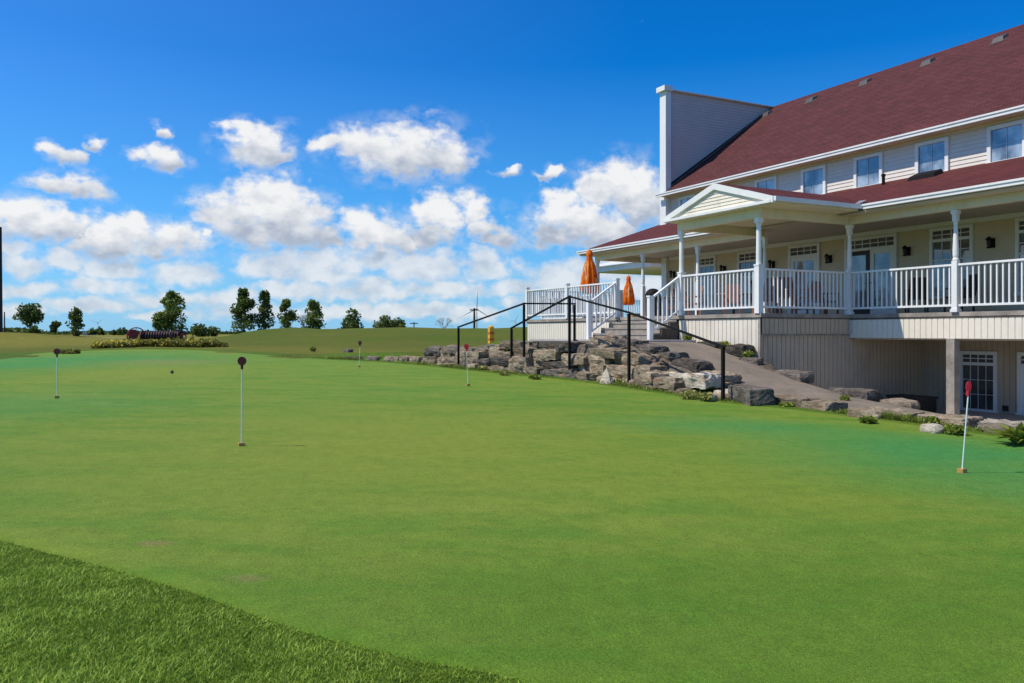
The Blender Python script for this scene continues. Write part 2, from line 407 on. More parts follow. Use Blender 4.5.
def dist_green(X, Y):
    X = np.asarray(X, float); Y = np.asarray(Y, float); d = np.full(X.shape, 1e9)
    for i in range(len(GBS)):
        a = GBS[i]; b = GBS[(i+1) % len(GBS)]; ab = b-a; L2 = ab@ab
        u = np.clip(((X-a[0])*ab[0]+(Y-a[1])*ab[1])/L2, 0, 1)
        d = np.minimum(d, np.hypot(X-a[0]-u*ab[0], Y-a[1]-u*ab[1]))
    return d
def axis(lo, f0, f1, hi, step, mid0, mid1, mstep):
    a = list(np.arange(f0, f1+1e-6, step))
    v = f1
    while v < mid1: v += mstep; a.append(v)
    g = mstep
    while v < hi: g *= 1.25; v += g; a.append(v)
    v = f0
    while v > mid0: v -= mstep; a.insert(0, v)
    g = mstep
    while v > lo: g *= 1.25; v -= g; a.insert(0, v)
    return np.array(a)
ax = axis(-400, 0, 36, 4200, .3, -6, 130, 1.6); ay = axis(-2600, -16, 4, 2600, .2, -70, 50, 1.3)
S, T = np.meshgrid(ax, ay, indexing='ij'); Z = hgt(S, T)
Xc, Yc = w2c(S, T)
Z = Z + .05*np.sin(S*.9+T*.3)*np.sin(T*.7)*sst(26, 34, Yc)*(1-sst(80, 120, Yc))
under = inside_green(Xc, Yc)
ni, nj = S.shape
V = np.stack([S, T, Z], -1).reshape(-1, 3)
I = np.arange(ni*nj).reshape(ni, nj)
Fq = np.stack([I[:-1,:-1], I[1:,:-1], I[1:,1:], I[:-1,1:]], -1).reshape(-1, 4)
V[:,2] -= np.where((under & (dist_green(Xc, Yc) > .8)).ravel(), .05, 0)
gm = npmesh('ground', V, Fq, GROUNDM)
gm.polygons.foreach_set('use_smooth', [True]*len(gm.polygons))
zone = np.zeros((ni, nj, 4), np.float32); zone[..., 3] = 1
dg = None
zone[..., 0] = sst(-18, -30, Xc)*1.0 if False else (1-sst(-34, -20, Xc))*sst(20, 40, Yc)
zone[..., 0] = np.maximum(zone[..., 0], .75*np.exp(-((Yc-40)/5.0)**2)*sst(-26, -18, Xc)*(1-sst(-8, 0, Xc)))
zone[..., 1] = (1-sst(8, 14, Yc))*1.0
zone[..., 2] = sst(-.5, .1, tw(S)-T)*(1-sst(22.5, 24.5, S))*sst(-2, 4, S)*(T > -24)
ca = gm.attributes.new('zone', 'FLOAT_COLOR', 'POINT'); ca.data.foreach_set('color', zone.reshape(-1))
tag(link('ground', gm), None, None, kind='structure')
# putting green: concentric rings
cen = np.array([-3.0, 16.0]); nr = 46; nb = len(GBS)
rr = np.linspace(0, 1, nr+1)[1:]
pts = [cen] + [cen+(b-cen)*r for r in rr for b in GBS] + [b+.05*(b-cen)/np.linalg.norm(b-cen) for b in GBS]
pts = np.array(pts); s_, t_ = c2w(pts[:,0], pts[:,1]); zz = hgt(s_, t_)+.012; zz[-nb:] -= .06
fs = [(0, 1+k, 1+(k+1) % nb) for k in range(nb)]
for i in range(nr):
    for k in range(nb):
        a = 1+i*nb; b = a+nb; fs.append((a+k, b+k, b+(k+1) % nb, a+(k+1) % nb))
me = bpy.data.meshes.new('putting_green'); me.from_pydata(list(zip(s_, t_, zz)), [], fs); me.materials.append(GREENM)
me.polygons.foreach_set('use_smooth', [True]*len(me.polygons)); tag(link('putting_green', me), None, None, kind='structure')
# collar of longer grass round the green
fw = []; fv = []; fs = []
nrm = np.roll(GBS, -1, 0)-np.roll(GBS, 1, 0); nrm = np.stack([nrm[:,1], -nrm[:,0]], -1); nrm /= np.linalg.norm(nrm, axis=1)[:,None]
for j, off in enumerate((-.12, 0, .3, .7, 1.1)):
    for k, b in enumerate(GBS):
        X, Y = b + nrm[k]*off*(1+.02*Y if False else 1)*np.clip(b[1]/22, .5, 1.6)
        s, t = c2w(X, Y); z = gz(s, t) + (.004 if j == 0 else .03 if j < 4 else .0)
        fv.append((s, t, z))
for j in range(4):
    for k in range(nb):
        if GBS[k][1] > 9.3 or GBS[k][0] > 2: fs.append((j*nb+k, j*nb+(k+1) % nb, (j+1)*nb+(k+1) % nb, (j+1)*nb+k))
me = bpy.data.meshes.new('green_collar'); me.from_pydata(fv, [], fs); me.materials.append(COLLARM)
tag(link('green_collar', me), None, None, kind='structure')

# foreground rough: individual blades
def blades(name, P, hgts, wid, mat, lean=.5, shade=None):
    n = len(P); ang = rng.uniform(0, 2*np.pi, n); la = rng.uniform(0, 2*np.pi, n); le = rng.uniform(.1, 1, n)*lean*hgts
    dx = np.cos(ang)*wid/2; dy = np.sin(ang)*wid/2
    v = np.zeros((n, 5, 3)); 
    v[:,0] = P + np.stack([-dx, -dy, 0*dx], -1); v[:,1] = P + np.stack([dx, dy, 0*dx], -1)
    mid = P + np.stack([np.cos(la)*le*.35, np.sin(la)*le*.35, hgts*.6], -1)
    v[:,2] = mid + np.stack([dx, dy, 0*dx], -1)*.8; v[:,3] = mid - np.stack([dx, dy, 0*dx], -1)*.8
    v[:,4] = P + np.stack([np.cos(la)*le, np.sin(la)*le, hgts], -1)
    b = (np.arange(n)*5)[:,None]
    tri = np.concatenate([b+[0,1,2], b+[0,2,3], b+[3,2,4]], 0)
    sh = shade if shade is not None else rng.uniform(0, 1, n)
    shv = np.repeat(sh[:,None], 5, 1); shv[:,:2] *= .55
    return npmesh(name, v.reshape(-1,3), tri, mat, shv.ravel(), 3)
n = 430000
X = rng.uniform(-6.0, 2.2, n); Y = rng.uniform(1.9, 8.2, n)
ok = (X > -.72*Y-.6) & (X < .45*Y+.6); X, Y = X[ok], Y[ok]
dd = dist_green(X, Y)*np.where(inside_green(X, Y), -1, 1); ok = (dd > -.05+.05*rng.standard_normal(len(X))); X, Y, dd = X[ok], Y[ok], np.maximum(dd[ok], 0)
pn = np.array([noise.noise((x*1.7, y*1.7, 3.1)) for x, y in zip(X, Y)])
pf = np.array([noise.noise((x*6.5, y*6.5, 9.1)) for x, y in zip(X, Y)])
s_, t_ = c2w(X, Y); P = np.stack([s_, t_, hgt(s_, t_)], -1)
hh = (.014+.010*rng.random(len(X)))*(1+.5*pn+.45*pf)*np.clip(.62+dd*1.6, .62, 1.1)
hh = np.clip(hh, .012, .09)
sh = np.clip(.42+.32*rng.standard_normal(len(X))*.7+.50*pn+.40*pf, 0, 1)
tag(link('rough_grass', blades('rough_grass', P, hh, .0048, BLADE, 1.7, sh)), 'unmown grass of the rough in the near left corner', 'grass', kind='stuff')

# path and terrace
def ribbon(name, sa, t0, t1, off, mat):
    vs = []; fs = []; nc = 8
    for i, s in enumerate(sa):
        a, b = t0(s), t1(s)
        for k in range(nc):
            t = a+(b-a)*k/(nc-1)
            if k in (0, nc-1): t += .10*noise.noise((s*1.3, k, 2.0))
            e = -.10 if k in (0, nc-1) else 0
            vs.append((s, t, float(pz(s))+off+e*.3))
    for i in range(len(sa)-1):
        for k in range(nc-1): a = i*nc+k; fs.append((a, a+1, a+nc+1, a+nc))
    me = bpy.data.meshes.new(name); me.from_pydata(vs, [], fs); me.materials.append(mat)
    me.polygons.foreach_set('use_smooth', [True]*len(fs))
    return tag(link(name, me), None, None, kind='structure')
ribbon('path', np.arange(3.0, 18.21, .15), lambda s: -12.28-.25*float(sst(10, 6, s) if False else 0), lambda s: -14.05-.3*float(sst(14.9, 15.4, s)), .035, PATHM)
mb = MB(); mb.box(17.2, 22.4, -14.4, -12.15, -.6, -.215); 
tag(build(mb, 'terrace', CONC), None, None, kind='structure')
mb = MB(); mb.box(2, 14.9, -20.55, -15.6, -2.4, -2.06); tag(build(mb, 'lower_patio', CONC), None, None, kind='structure')
# cart track, far left
vs = []; 
for X in np.linspace(-95, -46, 24):
    Y = 112+(X+60)*.25
    for e in (-2.2, 2.2):
        s, t = c2w(X, Y+e*(1-sst(-54, -46, X))); vs.append((s, t, gz(s, t)+.06))
me = bpy.data.meshes.new('cart_path'); me.from_pydata(vs, [], [(2*i, 2*i+1, 2*i+3, 2*i+2) for i in range(23)]); me.materials.append(CONC)
tag(link('cart_path', me), None, None, kind='structure')

# ---------------------------------------------------------------- clubhouse
tW, tD, tP = -20.6, -17.6, -14.5
zD = .457; sN, sF, sE, s0 = 14.96, 17.96, 26.3, 3.0
CH = thing('clubhouse', (sN, tP, -1.0), 'long white clubhouse with dark red shingle roof, gabled porch and raised deck', 'clubhouse')
def siding_h(mb, axis_, c, a0, a1, z0, z1, nrm_, pitch=.115, dep=.018):
    z = z0
    while z < z1-1e-4:
        zt = min(z+pitch, z1)
        def P(a, o, zz): return (a, c+nrm_*o, zz) if axis_ == 'x' else (c+nrm_*o, a, zz)
        mb.quad(P(a0, dep, z), P(a1, dep, z), P(a1, .002, zt), P(a0, .002, zt))
        mb.quad(P(a0, .002, z), P(a1, .002, z), P(a1, dep, z), P(a0, dep, z))
        z = zt
def siding_v(mb, axis_, c, a0, a1, z0, z1, nrm_, pitch=.15, dep=.014, gw=.022):
    a = a0; sg = 1 if a1 > a0 else -1; tot = abs(a1-a0); k = 0
    while k*pitch < tot-1e-4:
        b0 = a0+sg*k*pitch; b1 = a0+sg*min(k*pitch+pitch-gw, tot); b2 = a0+sg*min((k+1)*pitch, tot)
        def P(a, o, zz): return (a, c+nrm_*o, zz) if axis_ == 'x' else (c+nrm_*o, a, zz)
        mb.quad(P(b0, dep, z0), P(b1, dep, z0), P(b1, dep, z1), P(b0, dep, z1))
        mb.quad(P(b1, dep, z0), P(b1, 0, z0), P(b1, 0, z1), P(b1, dep, z1))
        mb.quad(P(b1, 0, z0), P(b2, 0, z0), P(b2, 0, z1), P(b1, 0, z1))
        mb.quad(P(b2, 0, z0), P(b2, dep, z0), P(b2, dep, z1), P(b2, 0, z1))
        k += 1
# walls
mb = MB(); mb.box(s0, sE, -32.2, tW-.03, -2.6, 5.6); build(mb, 'wall_core', FARW, CH)
mb = MB(); siding_h(mb, 'x', tW, s0, sE, zD, 2.98, 1, .115); build(mb, 'porch_wall', CREAM, CH)
mb = MB(); siding_h(mb, 'x', tW, s0, sE-.02, 4.0, 5.40, 1, .115); build(mb, 'upper_wall', SIDE, CH)
mb = MB(); siding_v(mb, 'x', tW, s0, sN, -2.3, -.15, 1); build(mb, 'lower_wall', LOWW, CH)
mb = MB(); siding_v(mb, 'y', sN+.02, tW, tP-.02, -2.3, -.07, -1); build(mb, 'side_wall', LOWW, CH)
# skirting: portico front, portico side band, main deck band, left deck
SK0 = -1.7
mb = MB(); siding_v(mb, 'x', tP-.02, sN, 18.05, SK0, .33, 1); mb.box(sN+.03, 18.0, tP-.06, tP-.03, SK0, .33); build(mb, 'skirting', SKIRT, CH)
mb = MB(); siding_v(mb, 'x', tP-.02, 21.05, 26.9, -.7, .33, 1); mb.box(21.08, 26.88, tP-.06, tP-.03, -.7, .33); build(mb, 'skirting', SKIRT, CH)
mb = MB(); siding_v(mb, 'y', sN-.035, tD-.0, tP-.02, -.045, .33, -1); build(mb, 'side_band', LOWW, CH)
mb = MB(); siding_v(mb, 'x', tD, s0, sN-.02, -.15, .315, 1); mb.box(s0, sN-.03, tD-.05, tD-.01, -.15, .315); build(mb, 'deck_band', SKIRT, CH)
mb = MB(); mb.box(sN-.045, sN-.022, tD+.02, tP-.03, -.085, -.05); mb.box(sN-.02, sN+.06, tP-.015, tP+.012, SK0, .3); build(mb, 'band_trim', WOOD, CH)
mb = MB(); mb.box(26.86, 26.9, -20.6, tP-.06, -.7, .33); build(mb, 'end_skirting', SKIRT, CH)
# floors
mb = MB(); mb.box(s0, sN-.06, tW, tD+.03, .36, zD); mb.box(sN-.06, 26.94, tW, tP+.03, .36, zD); mb.box(26.94, 33.2, -26.5, -18.6, .30, zD); build(mb, 'deck_floor', WOOD, CH)
for a in ((s0, sN-.06, tD-.02, tD+.02, .317, .358), (sN-.058+.034, 18.0, tP-.04, tP+.015, .331, .358), (21.1, 26.92, tP-.04, tP+.015, .331, .358)):
    mb = MB(); mb.box(*a); build(mb, 'rim_board', DKWOOD, CH)
mb = MB(); mb.box(sN-.058, sN-.025, tD+.03, tP-.05, .331, .358); build(mb, 'rim_board', DKWOOD, CH)
mb = MB(); mb.box(s0, sN-.1, tW+.05, tD-.06, -.19, -.15); build(mb, 'lower_ceiling', LOWW, CH)
# porch roof
pr = (3.15+.02-4.38)/(-17.2-tW)
def zpr(t): return 3.17 + (t+17.2)*pr
mb = MB(); eL = 27.5
mb.add([(s0,-17.16,3.16),(eL,-17.16,3.16),(eL-.7,tW-.02,4.38),(s0,tW-.02,4.38),(s0,-17.16,3.06),(eL,-17.16,3.06),(eL-.7,tW-.02,4.26),(s0,tW-.02,4.26)],
       [(0,1,2,3),(7,6,5,4),(4,5,1,0),(1,5,6,2),(0,3,7,4)])
mb.add([(eL,-17.16,3.16),(eL,-27,3.16),(26.5,-26,4.38),(26.5,tW-.02,4.38)], [(0,1,2,3)])
PRF = build(mb, 'porch_roof', ROOF2, CH)
def gutter(mb, s_a, s_b, t, z, d=.11, h=.12):
    mb.box(s_a, s_b, t, t+d, z-h, z-.02); mb.box(s_a, s_b, t+d, t+d+.022, z-.045, z+.002)
mb = MB(); gutter(mb, s0, 14.1, -17.155, 3.17); build(mb, 'gutter', TRIM, PRF)
mb = MB(); gutter(mb, 18.35, eL+.02, -17.155, 3.17); mb.box(eL+.003, eL+.1, -27, -17.16, 3.05, 3.17); build(mb, 'gutter', TRIM, PRF)
mb = MB(); mb.box(s0, sN-.2, tD-.07, tD+.07, 2.79, 2.99); mb.box(18.05, 26.95, tD-.07, tD+.07, 2.79, 2.99); mb.box(sN-.2, sN+.05, tD-.07, tD+.07, 2.79, 2.99)
mb.box(26.82, 26.96, -26, tD-.07, 2.79, 2.99)
build(mb, 'porch_beam', SOFF, CH)
mb = MB(); mb.box(s0, eL-.02, -26.0 if False else tW+.02, -17.17, 2.992, 3.04); mb.box(26.55, eL-.02, -26.8, tW+.01, 2.992, 3.04); build(mb, 'porch_ceiling', CEIL, CH)
mb = MB(); mb.tube([(15.9,tW+.5,4.0),(15.9,tW+.5,4.45)], .045, 8); mb.tube([(15.9,tW+.5,4.44),(15.9,tW+.5,4.50)], .06, 8); build(mb, 'vent_pipe', BLACK, PRF)
mb = MB(); mb.add([(14.1,tW+.35,4.18),(15.0,tW+.35,4.18),(15.0,tW+.75,4.02),(14.1,tW+.75,4.02),(14.18,tW+.4,4.36),(14.92,tW+.4,4.36),(14.92,tW+.72,4.22),(14.18,tW+.72,4.22)],
        [(4,5,6,7)[::-1],(0,1,5,4),(1,2,6,5),(2,3,7,6),(3,0,4,7)]); build(mb, 'roof_vent', BLACK, PRF)
# portico roof
gs0, gs1, gp, gt, gz0, gzp = 14.20, 18.22, 16.2, -14.15, 3.17, 3.80
def tin(z): return -17.2 + (z-3.17)/pr        # where the porch roof reaches height z
mb = MB()
vs = [(gs0,gt,gz0),(gp,gt,gzp),(gs1,gt,gz0),(gs0,tin(gz0)-.2,gz0),(gp,tin(gzp)-.25,gzp),(gs1,tin(gz0)-.2,gz0)]
vs += [(x,y,z-.07) for x,y,z in vs]
mb.add(vs, [(0,1,4,3),(1,2,5,4),(6,9,10,7),(7,10,11,8),(0,6,7,1),(1,7,8,2),(0,3,9,6),(2,8,11,5)])
PTR = build(mb, 'portico_roof', ROOF2, CH)
mb = MB(); z = 3.102
while z < 3.70:
    zt = min(z+.085, 3.70); f0 = (z-3.14)/(3.80-3.14); f1 = (zt-3.14)/(3.80-3.14)
    a0, a1 = 14.42+f0*1.78, 17.98-f0*1.78; b0, b1 = 14.42+f1*1.78, 17.98-f1*1.78
    mb.quad((a0,gt-.03,z),(a1,gt-.03,z),(b1,gt-.045,zt),(b0,gt-.045,zt)); mb.quad((a0,gt-.048,z),(a1,gt-.048,z),(a1,gt-.03,z),(a0,gt-.03,z)); z = zt
build(mb, 'gable_panel', SKIRT, PTR)
mb = MB()
for sg, e in ((1, gs0), (-1, gs1)):
    a = (e-.03*sg, gt+.02, gz0-.09); b = (gp, gt+.02, gzp-.09)
    mb.add([(a[0],gt+.022,a[2]-.06),(b[0],gt+.022,b[2]-.075),(b[0],gt+.022,b[2]+.085),(a[0],gt+.022,a[2]+.085),
            (a[0],gt-.09,a[2]-.06),(b[0],gt-.09,b[2]-.075),(b[0],gt-.09,b[2]+.085),(a[0],gt-.09,a[2]+.085)],
           [(0,1,2,3),(4,5,1,0),(7,6,5,4),(3,2,6,7),(0,3,7,4)])
mb.box(gs0+.05, gs1-.05, gt-.13, gt+.035, 3.035, 3.10)
build(mb, 'gable_trim', TRIM, PTR)
mb = MB(); mb.box(gs0-.11, gs0-.003, -17.05, gt+.0, 3.06, 3.165); build(mb, 'gutter', TRIM, PTR)
mb = MB(); mb.box(gs1+.003, gs1+.11, -17.05, gt, 3.06, 3.165); build(mb, 'gutter', TRIM, PTR)
mb = MB(); mb.box(sN-.06, 18.04, tP-.08, tP+.06, 2.79, 3.02); mb.box(sN-.06, sN+.08, tD+.08, tP-.085, 2.79, 3.02); mb.box(17.9, 18.04, tD+.08, tP-.085, 2.79, 3.02); build(mb, 'portico_beam', SOFF, CH)
mb = MB(); mb.box(gs0+.01, gs1-.01, -17.03, gt-.14, 3.022, 3.06); build(mb, 'portico_ceiling', SOFF, CH)
mb = MB(); mb.add([(14.13,-17.0,3.19),(14.3,-17.0,3.2),(14.55,-17.5,3.36),(14.38,-17.55,3.36)], [(0,1,2,3)]); build(mb, 'valley_flashing', GREYM, PTR)
# main roof
sl = .705; zr = lambda t: 5.50+(-20.23-t)*sl
tr = -26.25
mb = MB()
mb.add([(s0,-20.23,5.50),(sE-.03,-20.23,5.50),(sE-.03,tr,zr(tr)),(s0,tr,zr(tr)),(s0,2*tr+20.23,5.50),(sE-.03,2*tr+20.23,5.50),
        (s0,-20.23,5.40),(sE-.03,-20.23,5.40)], [(0,1,2,3),(3,2,5,4),(6,7,1,0)])
RF = build(mb, 'roof', ROOF, CH)
mb = MB(); gutter(mb, s0, 26.52, -20.225, 5.51, .10, .13); build(mb, 'gutter', TRIM, RF)
mb = MB(); mb.box(s0, 26.29, tW+.022, -20.23, 5.375, 5.398); mb.box(s0, 26.29, tW+.022, tW+.05, 5.24 if False else 5.30, 5.374); build(mb, 'eave_soffit', SOFF, CH)
for s in (15.9, 18.4, 20.95, 23.5, 25.9):
    t = -25.5; z = zr(t); mb = MB()
    w, l, e = .19, .15, .13
    lo = [(s-w, t+l, zr(t+l)), (s+w, t+l, zr(t+l)), (s+w, t-l, zr(t-l)), (s-w, t-l, zr(t-l))]
    hi = [(s-w*.85, t+l*.7, zr(t+l*.7)+e), (s+w*.85, t+l*.7, zr(t+l*.7)+e), (s+w*.85, t-l*.8, zr(t-l)+e*.5), (s-w*.85, t-l*.8, zr(t-l)+e*.5)]
    mb.add(lo+hi, [(4,5,6,7),(0,1,5,4),(1,2,6,5),(2,3,7,6),(3,0,4,7)])
    mb.add([(s-w*1.25, t+l*1.35, zr(t+l*1.35)+.012), (s+w*1.25, t+l*1.35, zr(t+l*1.35)+.012), (s+w*1.25, t, zr(t)+.012), (s-w*1.25, t, zr(t)+.012)], [(0,1,2,3)])
    build(mb, 'roof_vent', VENTM, RF)
# end fin wall
mb = MB(); siding_h(mb, 'y', sE, -32.2, -20.5, 4.2, 9.66, -1, .115); mb.box(sE+.003, sE+.22, -32.2, -20.47, -.5, 9.66)
FW = build(mb, 'end_wall', FINM, CH)
mb = MB(); mb.box(sE-.14, sE+.24, -20.468, -20.36, 3.9, 9.6); mb.box(sE-.14, sE-.02, -20.62, -20.47, 3.9, 9.6); build(mb, 'corner_trim', TRIM, FW)
mb = MB(); mb.box(sE-.16, sE+.26, -32.2, -20.6, 9.665, 9.70); mb.box(sE-.22, sE+.32, -20.66, -20.24, 9.605, 9.80); build(mb, 'wall_cap', TRIM, FW)
mb = MB(); mb.add([(sE-.03,-20.4,zr(-20.4)+.02),(sE-.03,-25.8,zr(-25.8)+.02),(sE-.03,-25.8,zr(-25.8)+.05),(sE-.03,-20.4,zr(-20.4)+.16)], [(0,1,2,3)]); build(mb, 'flashing_and_shadow', DARK, FW)  # dark wedge: flashing line widened to include the shadow along the roof
mb = MB(); mb.box(sE-.06, sE+.24, tW+.0, tW+.16, zD, 2.98); build(mb, 'corner_board', TRIM, CH)
mb = MB(); mb.box(s0, sE-.07, tW+.022, tW+.04, 2.86, 2.985); build(mb, 'frieze_board', TRIM, CH)
# windows: frame mesh, with panes and glazing bars as its children
def opening(sc, w, z0, z1, name, tr_h=0, cols=3, rows=2, tcols=4, gm=GLASS, t=tW, fw_=.09, sash=True, fm=TRIM):
    a, b = sc-w/2, sc+w/2
    mb = MB(); y0, y1 = t+.01, t+.075
    mb.box(a, a+fw_, y0, y1, z0, z1); mb.box(b-fw_, b, y0, y1, z0, z1)
    mb.box(a+fw_, b-fw_, y0, y1-.002, z1-fw_, z1); mb.box(a-.03, b+.03, y0, y1+.025, z0-.05, z0+.03 if not name == 'door' else z0-.02)
    zt = z1-fw_
    if tr_h: mb.box(a+fw_, b-fw_, y0, y1-.004, z1-fw_-tr_h-.08, z1-fw_-tr_h); zt = z1-fw_-tr_h-.08
    o = build(mb, name, fm, CH)
    def panes(pa, pb, pz0, pz1, c, r, nm, g, bw=.011, bm=None):
        m2 = MB(); m2.box(pa, pb, t+.02, t+.032, pz0, pz1); build(m2, nm, g, o)
        m3 = MB()
        for i in range(1, c): x = pa+(pb-pa)*i/c; m3.box(x-bw, x+bw, t+.034, t+.046, pz0, pz1)
        for i in range(1, r): z = pz0+(pz1-pz0)*i/r; m3.box(pa, pb, t+.035, t+.045, z-bw, z+bw)
        if m3.v: build(m3, 'glazing_bars', bm or fm, o)
    if tr_h: panes(a+fw_, b-fw_, z1-fw_-tr_h, z1-fw_, tcols, 2, 'transom_pane', GLASS)
    return o, a+fw_, b-fw_, z0+.03, zt, panes
# upper windows
for i in range(9):
    sc = 12.65+2.07*i-2*2.07
    o, a, b, z0, z1, pn_ = opening(sc, 1.0, 4.32, 5.27, 'upper_window', fw_=.10)
    pn_(a, b, z0, z1, 2, 2, 'pane', GLASSU, .006, GREYM)
# porch windows and doors
for sc, w in ((24.05, 1.2), (21.7, 1.2), (14.15, 1.25), (11.8, 1.25), (9.4, 1.25)):
    o, a, b, z0, z1, pn_ = opening(sc, w, .95, 2.84, 'porch_window', tr_h=.22)
    pn_(a, b, z1-.48, z1, 4, 2, 'upper_pane', GLASS); pn_(a, b, z0, z1-.52, 1, 1, 'pane', GLASSC)
    m2 = MB(); m2.box(a, b, tW+.034, tW+.06, z1-.52, z1-.48); build(m2, 'sash_rail', TRIM, o)
def door(sc, w, leaves, tz=2.84):
    o, a, b, z0, z1, _ = opening(sc, w, zD, tz, 'door', tr_h=.24, tcols=6 if leaves > 1 else 4)
    for k in range(leaves):
        la = a+(b-a)*k/leaves+.01; lb = a+(b-a)*(k+1)/leaves-.01
        mt = DARK if (leaves > 1 and k == 1) else TRIM
        m2 = MB(); f_ = .13; y0, y1 = tW+.02, tW+.06
        m2.box(la, la+f_, y0, y1, zD, z1); m2.box(lb-f_, lb, y0, y1, zD, z1); m2.box(la+f_, lb-f_, y0, y1-.002, z1-f_, z1); m2.box(la+f_, lb-f_, y0, y1-.002, zD, zD+.25)
        build(m2, 'door_leaf', mt, o)
        m3 = MB(); m3.box(la+f_, lb-f_, tW+.024, tW+.034, zD+.25, z1-f_); build(m3, 'door_glass', GLASSC, o)
        m4 = MB(); hx = la+.06 if k % 2 else lb-.06; m4.bar((hx, tW+.062, zD+1.0), (hx, tW+.10, zD+1.0), .03, .03); m4.bar((hx, tW+.10, zD+1.0), (hx+(.10 if k % 2 else -.10), tW+.10, zD+1.0), .025, .025); build(m4, 'handle', DARK, o)
door(16.72, 1.83, 2); door(19.25, 1.3, 1)
# lower level
for sc, w in ((13.4, 1.02),):
    o, a, b, z0, z1, pn_ = opening(sc, w, -2.03, -.50, 'lower_window', tr_h=.20)
    pn_(a, b, z0, z1, 4, 3, 'pane', GLASS, .006)
o, a, b, z0, z1, pn_ = opening(11.85, 1.05, -2.04, -.50, 'lower_door', tr_h=.20)
pn_(a+.1, b-.1, z0+.2, z1-.1, 1, 1, 'pane', GLASS)
m2 = MB(); m2.box(a, a+.1, tW+.02, tW+.06, z0, z1); m2.box(b-.1, b, tW+.02, tW+.06, z0, z1); m2.box(a+.1, b-.1, tW+.02, tW+.058, z0, z0+.2); m2.box(a+.1, b-.1, tW+.02, tW+.058, z1-.1, z1); build(m2, 'door_leaf', TRIM, o)
m2 = MB(); m2.box(12.62, 12.76, tW+.015, tW+.05, -2.0, -1.86); build(m2, 'outlet_box', DARK, CH)
m2 = MB(); m2.lathe([(.02,0),(.05,.02),(.05,.06),(.01,.08)], (15.9 if False else 14.85, -19.2, -.85), 8); 
# wall lamps
for s in (25.9, 23.0, 20.6, 18.2, 15.45, 13.02, 10.6):
    y = tW+.02; z = 2.14
    mb = MB(); mb.box(s-.06, s+.06, y, y+.03, z+.02, z+.26); mb.bar((s,y+.03,z+.2), (s,y+.16,z+.26), .03, .03); mb.lathe([(.02,.30),(.07,.245),(.078,.225),(.06,.21)], (s,y+.17,z), 8); mb.lathe([(.045,.0),(.06,.02),(.05,.035)], (s,y+.17,z), 8)
    o = build(mb, 'wall_lamp', BLACK, CH)
    m2 = MB(); m2.lathe([(.032,.036),(.058,.20)], (s,y+.17,z), 8); build(m2, 'lamp_shade', DARK, o)
# porch posts (one mesh, copied)
pm = MB(); q = .066
pm.box(-q-.02, q+.02, -q-.02, q+.02, 0, .07); pm.box(-q, q, -q, q, .07, 1.17)
pm.lathe([(.066,1.17),(.072,1.20),(.056,1.24),(.066,1.29),(.068,1.42),(.060,1.60),(.043,2.0),(.043,2.02),(.054,2.05),(.04,2.08)], n=14)
pm.box(-.055, .055, -.055, .055, 2.08, 2.24); pm.box(-.075, .075, -.075, .075, 2.24, 2.33)
PM = pm.mesh('porch_post', WHITE)
PS = [(26.88,tD),(23.92,tD),(20.94,tD),(17.96,tD),(sN-.01,tD),(12.0,tD),(9.0,tD),(6.0,tD)]
for s, t in PS: link('porch_post', PM, CH, (s, t, zD))
pm = MB(); pm.box(-.078, .078, -.078, .078, 0, 1.16); pm.box(-.088,.088,-.088,.088,1.16,1.20)
pm.lathe([(.07,1.20),(.066,1.3),(.058,2.15),(.07,2.18),(.056,2.21)], n=14); pm.box(-.075,.075,-.075,.075,2.21,2.335)
PM2 = pm.mesh('porch_post', WHITE)
for s, t in ((sN+.06, tP-.02), (17.96, tP-.02)): link('porch_post', PM2, CH, (s, t, zD))
# railings
bal = MB(); bal.box(-.016, .016, -.016, .016, 0, .90); BAL = bal.mesh('baluster', WHITE)
def railing(p, q, pitch=.138, solid=False, bmesh_=BAL):
    p = Vector(p); q = Vector(q); d = (q-p); n = max(2, int(round(d.xy.length/pitch)))
    mb = MB(); mb.bar(p+Vector((0,0,1.08)), q+Vector((0,0,1.08)), .085, .045); 
    r = build(mb, 'railing', WHITE, CH, loc=tuple(p))
    m2 = MB(); m2.bar(p+Vector((0,0,.155)), q+Vector((0,0,.155)), .05, .05); build(m2, 'bottom_rail', WHITE, r)
    if solid:
        m3 = MB()
        for i in range(n):
            c = p+d*((i+.5)/n); m3.box(c.x-.018, c.x+.018, c.y-.018, c.y+.018, c.z+.17, c.z+1.07)
        o = build(m3, 'baluster_row', WHITE, r); o['kind'] = 'stuff'
    else:
        for i in range(n):
            c = p+d*((i+.5)/n); link('baluster', bmesh_, r, (c.x, c.y, c.z+.165))
z = zD
railing((sN-.09, tD, z), (12.08, tD, z)); railing((11.92, tD, z), (9.08, tD, z)); railing((8.92, tD, z), (6.08, tD, z), solid=True)
railing((sN+.0, tP-.11, z), (sN+.0, tD+.10, z)); railing((sN+.15, tP, z), (17.87, tP, z))
railing((21.12, tP, z), (23.93, tP, z), .155); railing((24.07, tP, z), (26.83, tP, z), .155)
railing((26.88, tP-.06, z), (26.88, -18.6, z), solid=True)
railing((33.1, -18.7, z), (33.1, -26.4, z), solid=True); railing((26.95, -18.65, z), (33.1, -18.65, z), solid=True)
nb_ = MB(); nb_.box(-.06, .06, -.06, .06, 0, 1.16); nb_.box(-.075, .075, -.075, .075, 1.16, 1.20); NB = nb_.mesh('railing_post', WHITE)
for s, t in ((21.05, tP), (24.0, tP), (26.88, tP), (26.88, tD-1.1), (33.1, -18.65), (30.0, -18.65)): link('railing_post', NB, CH, (s, t, zD))
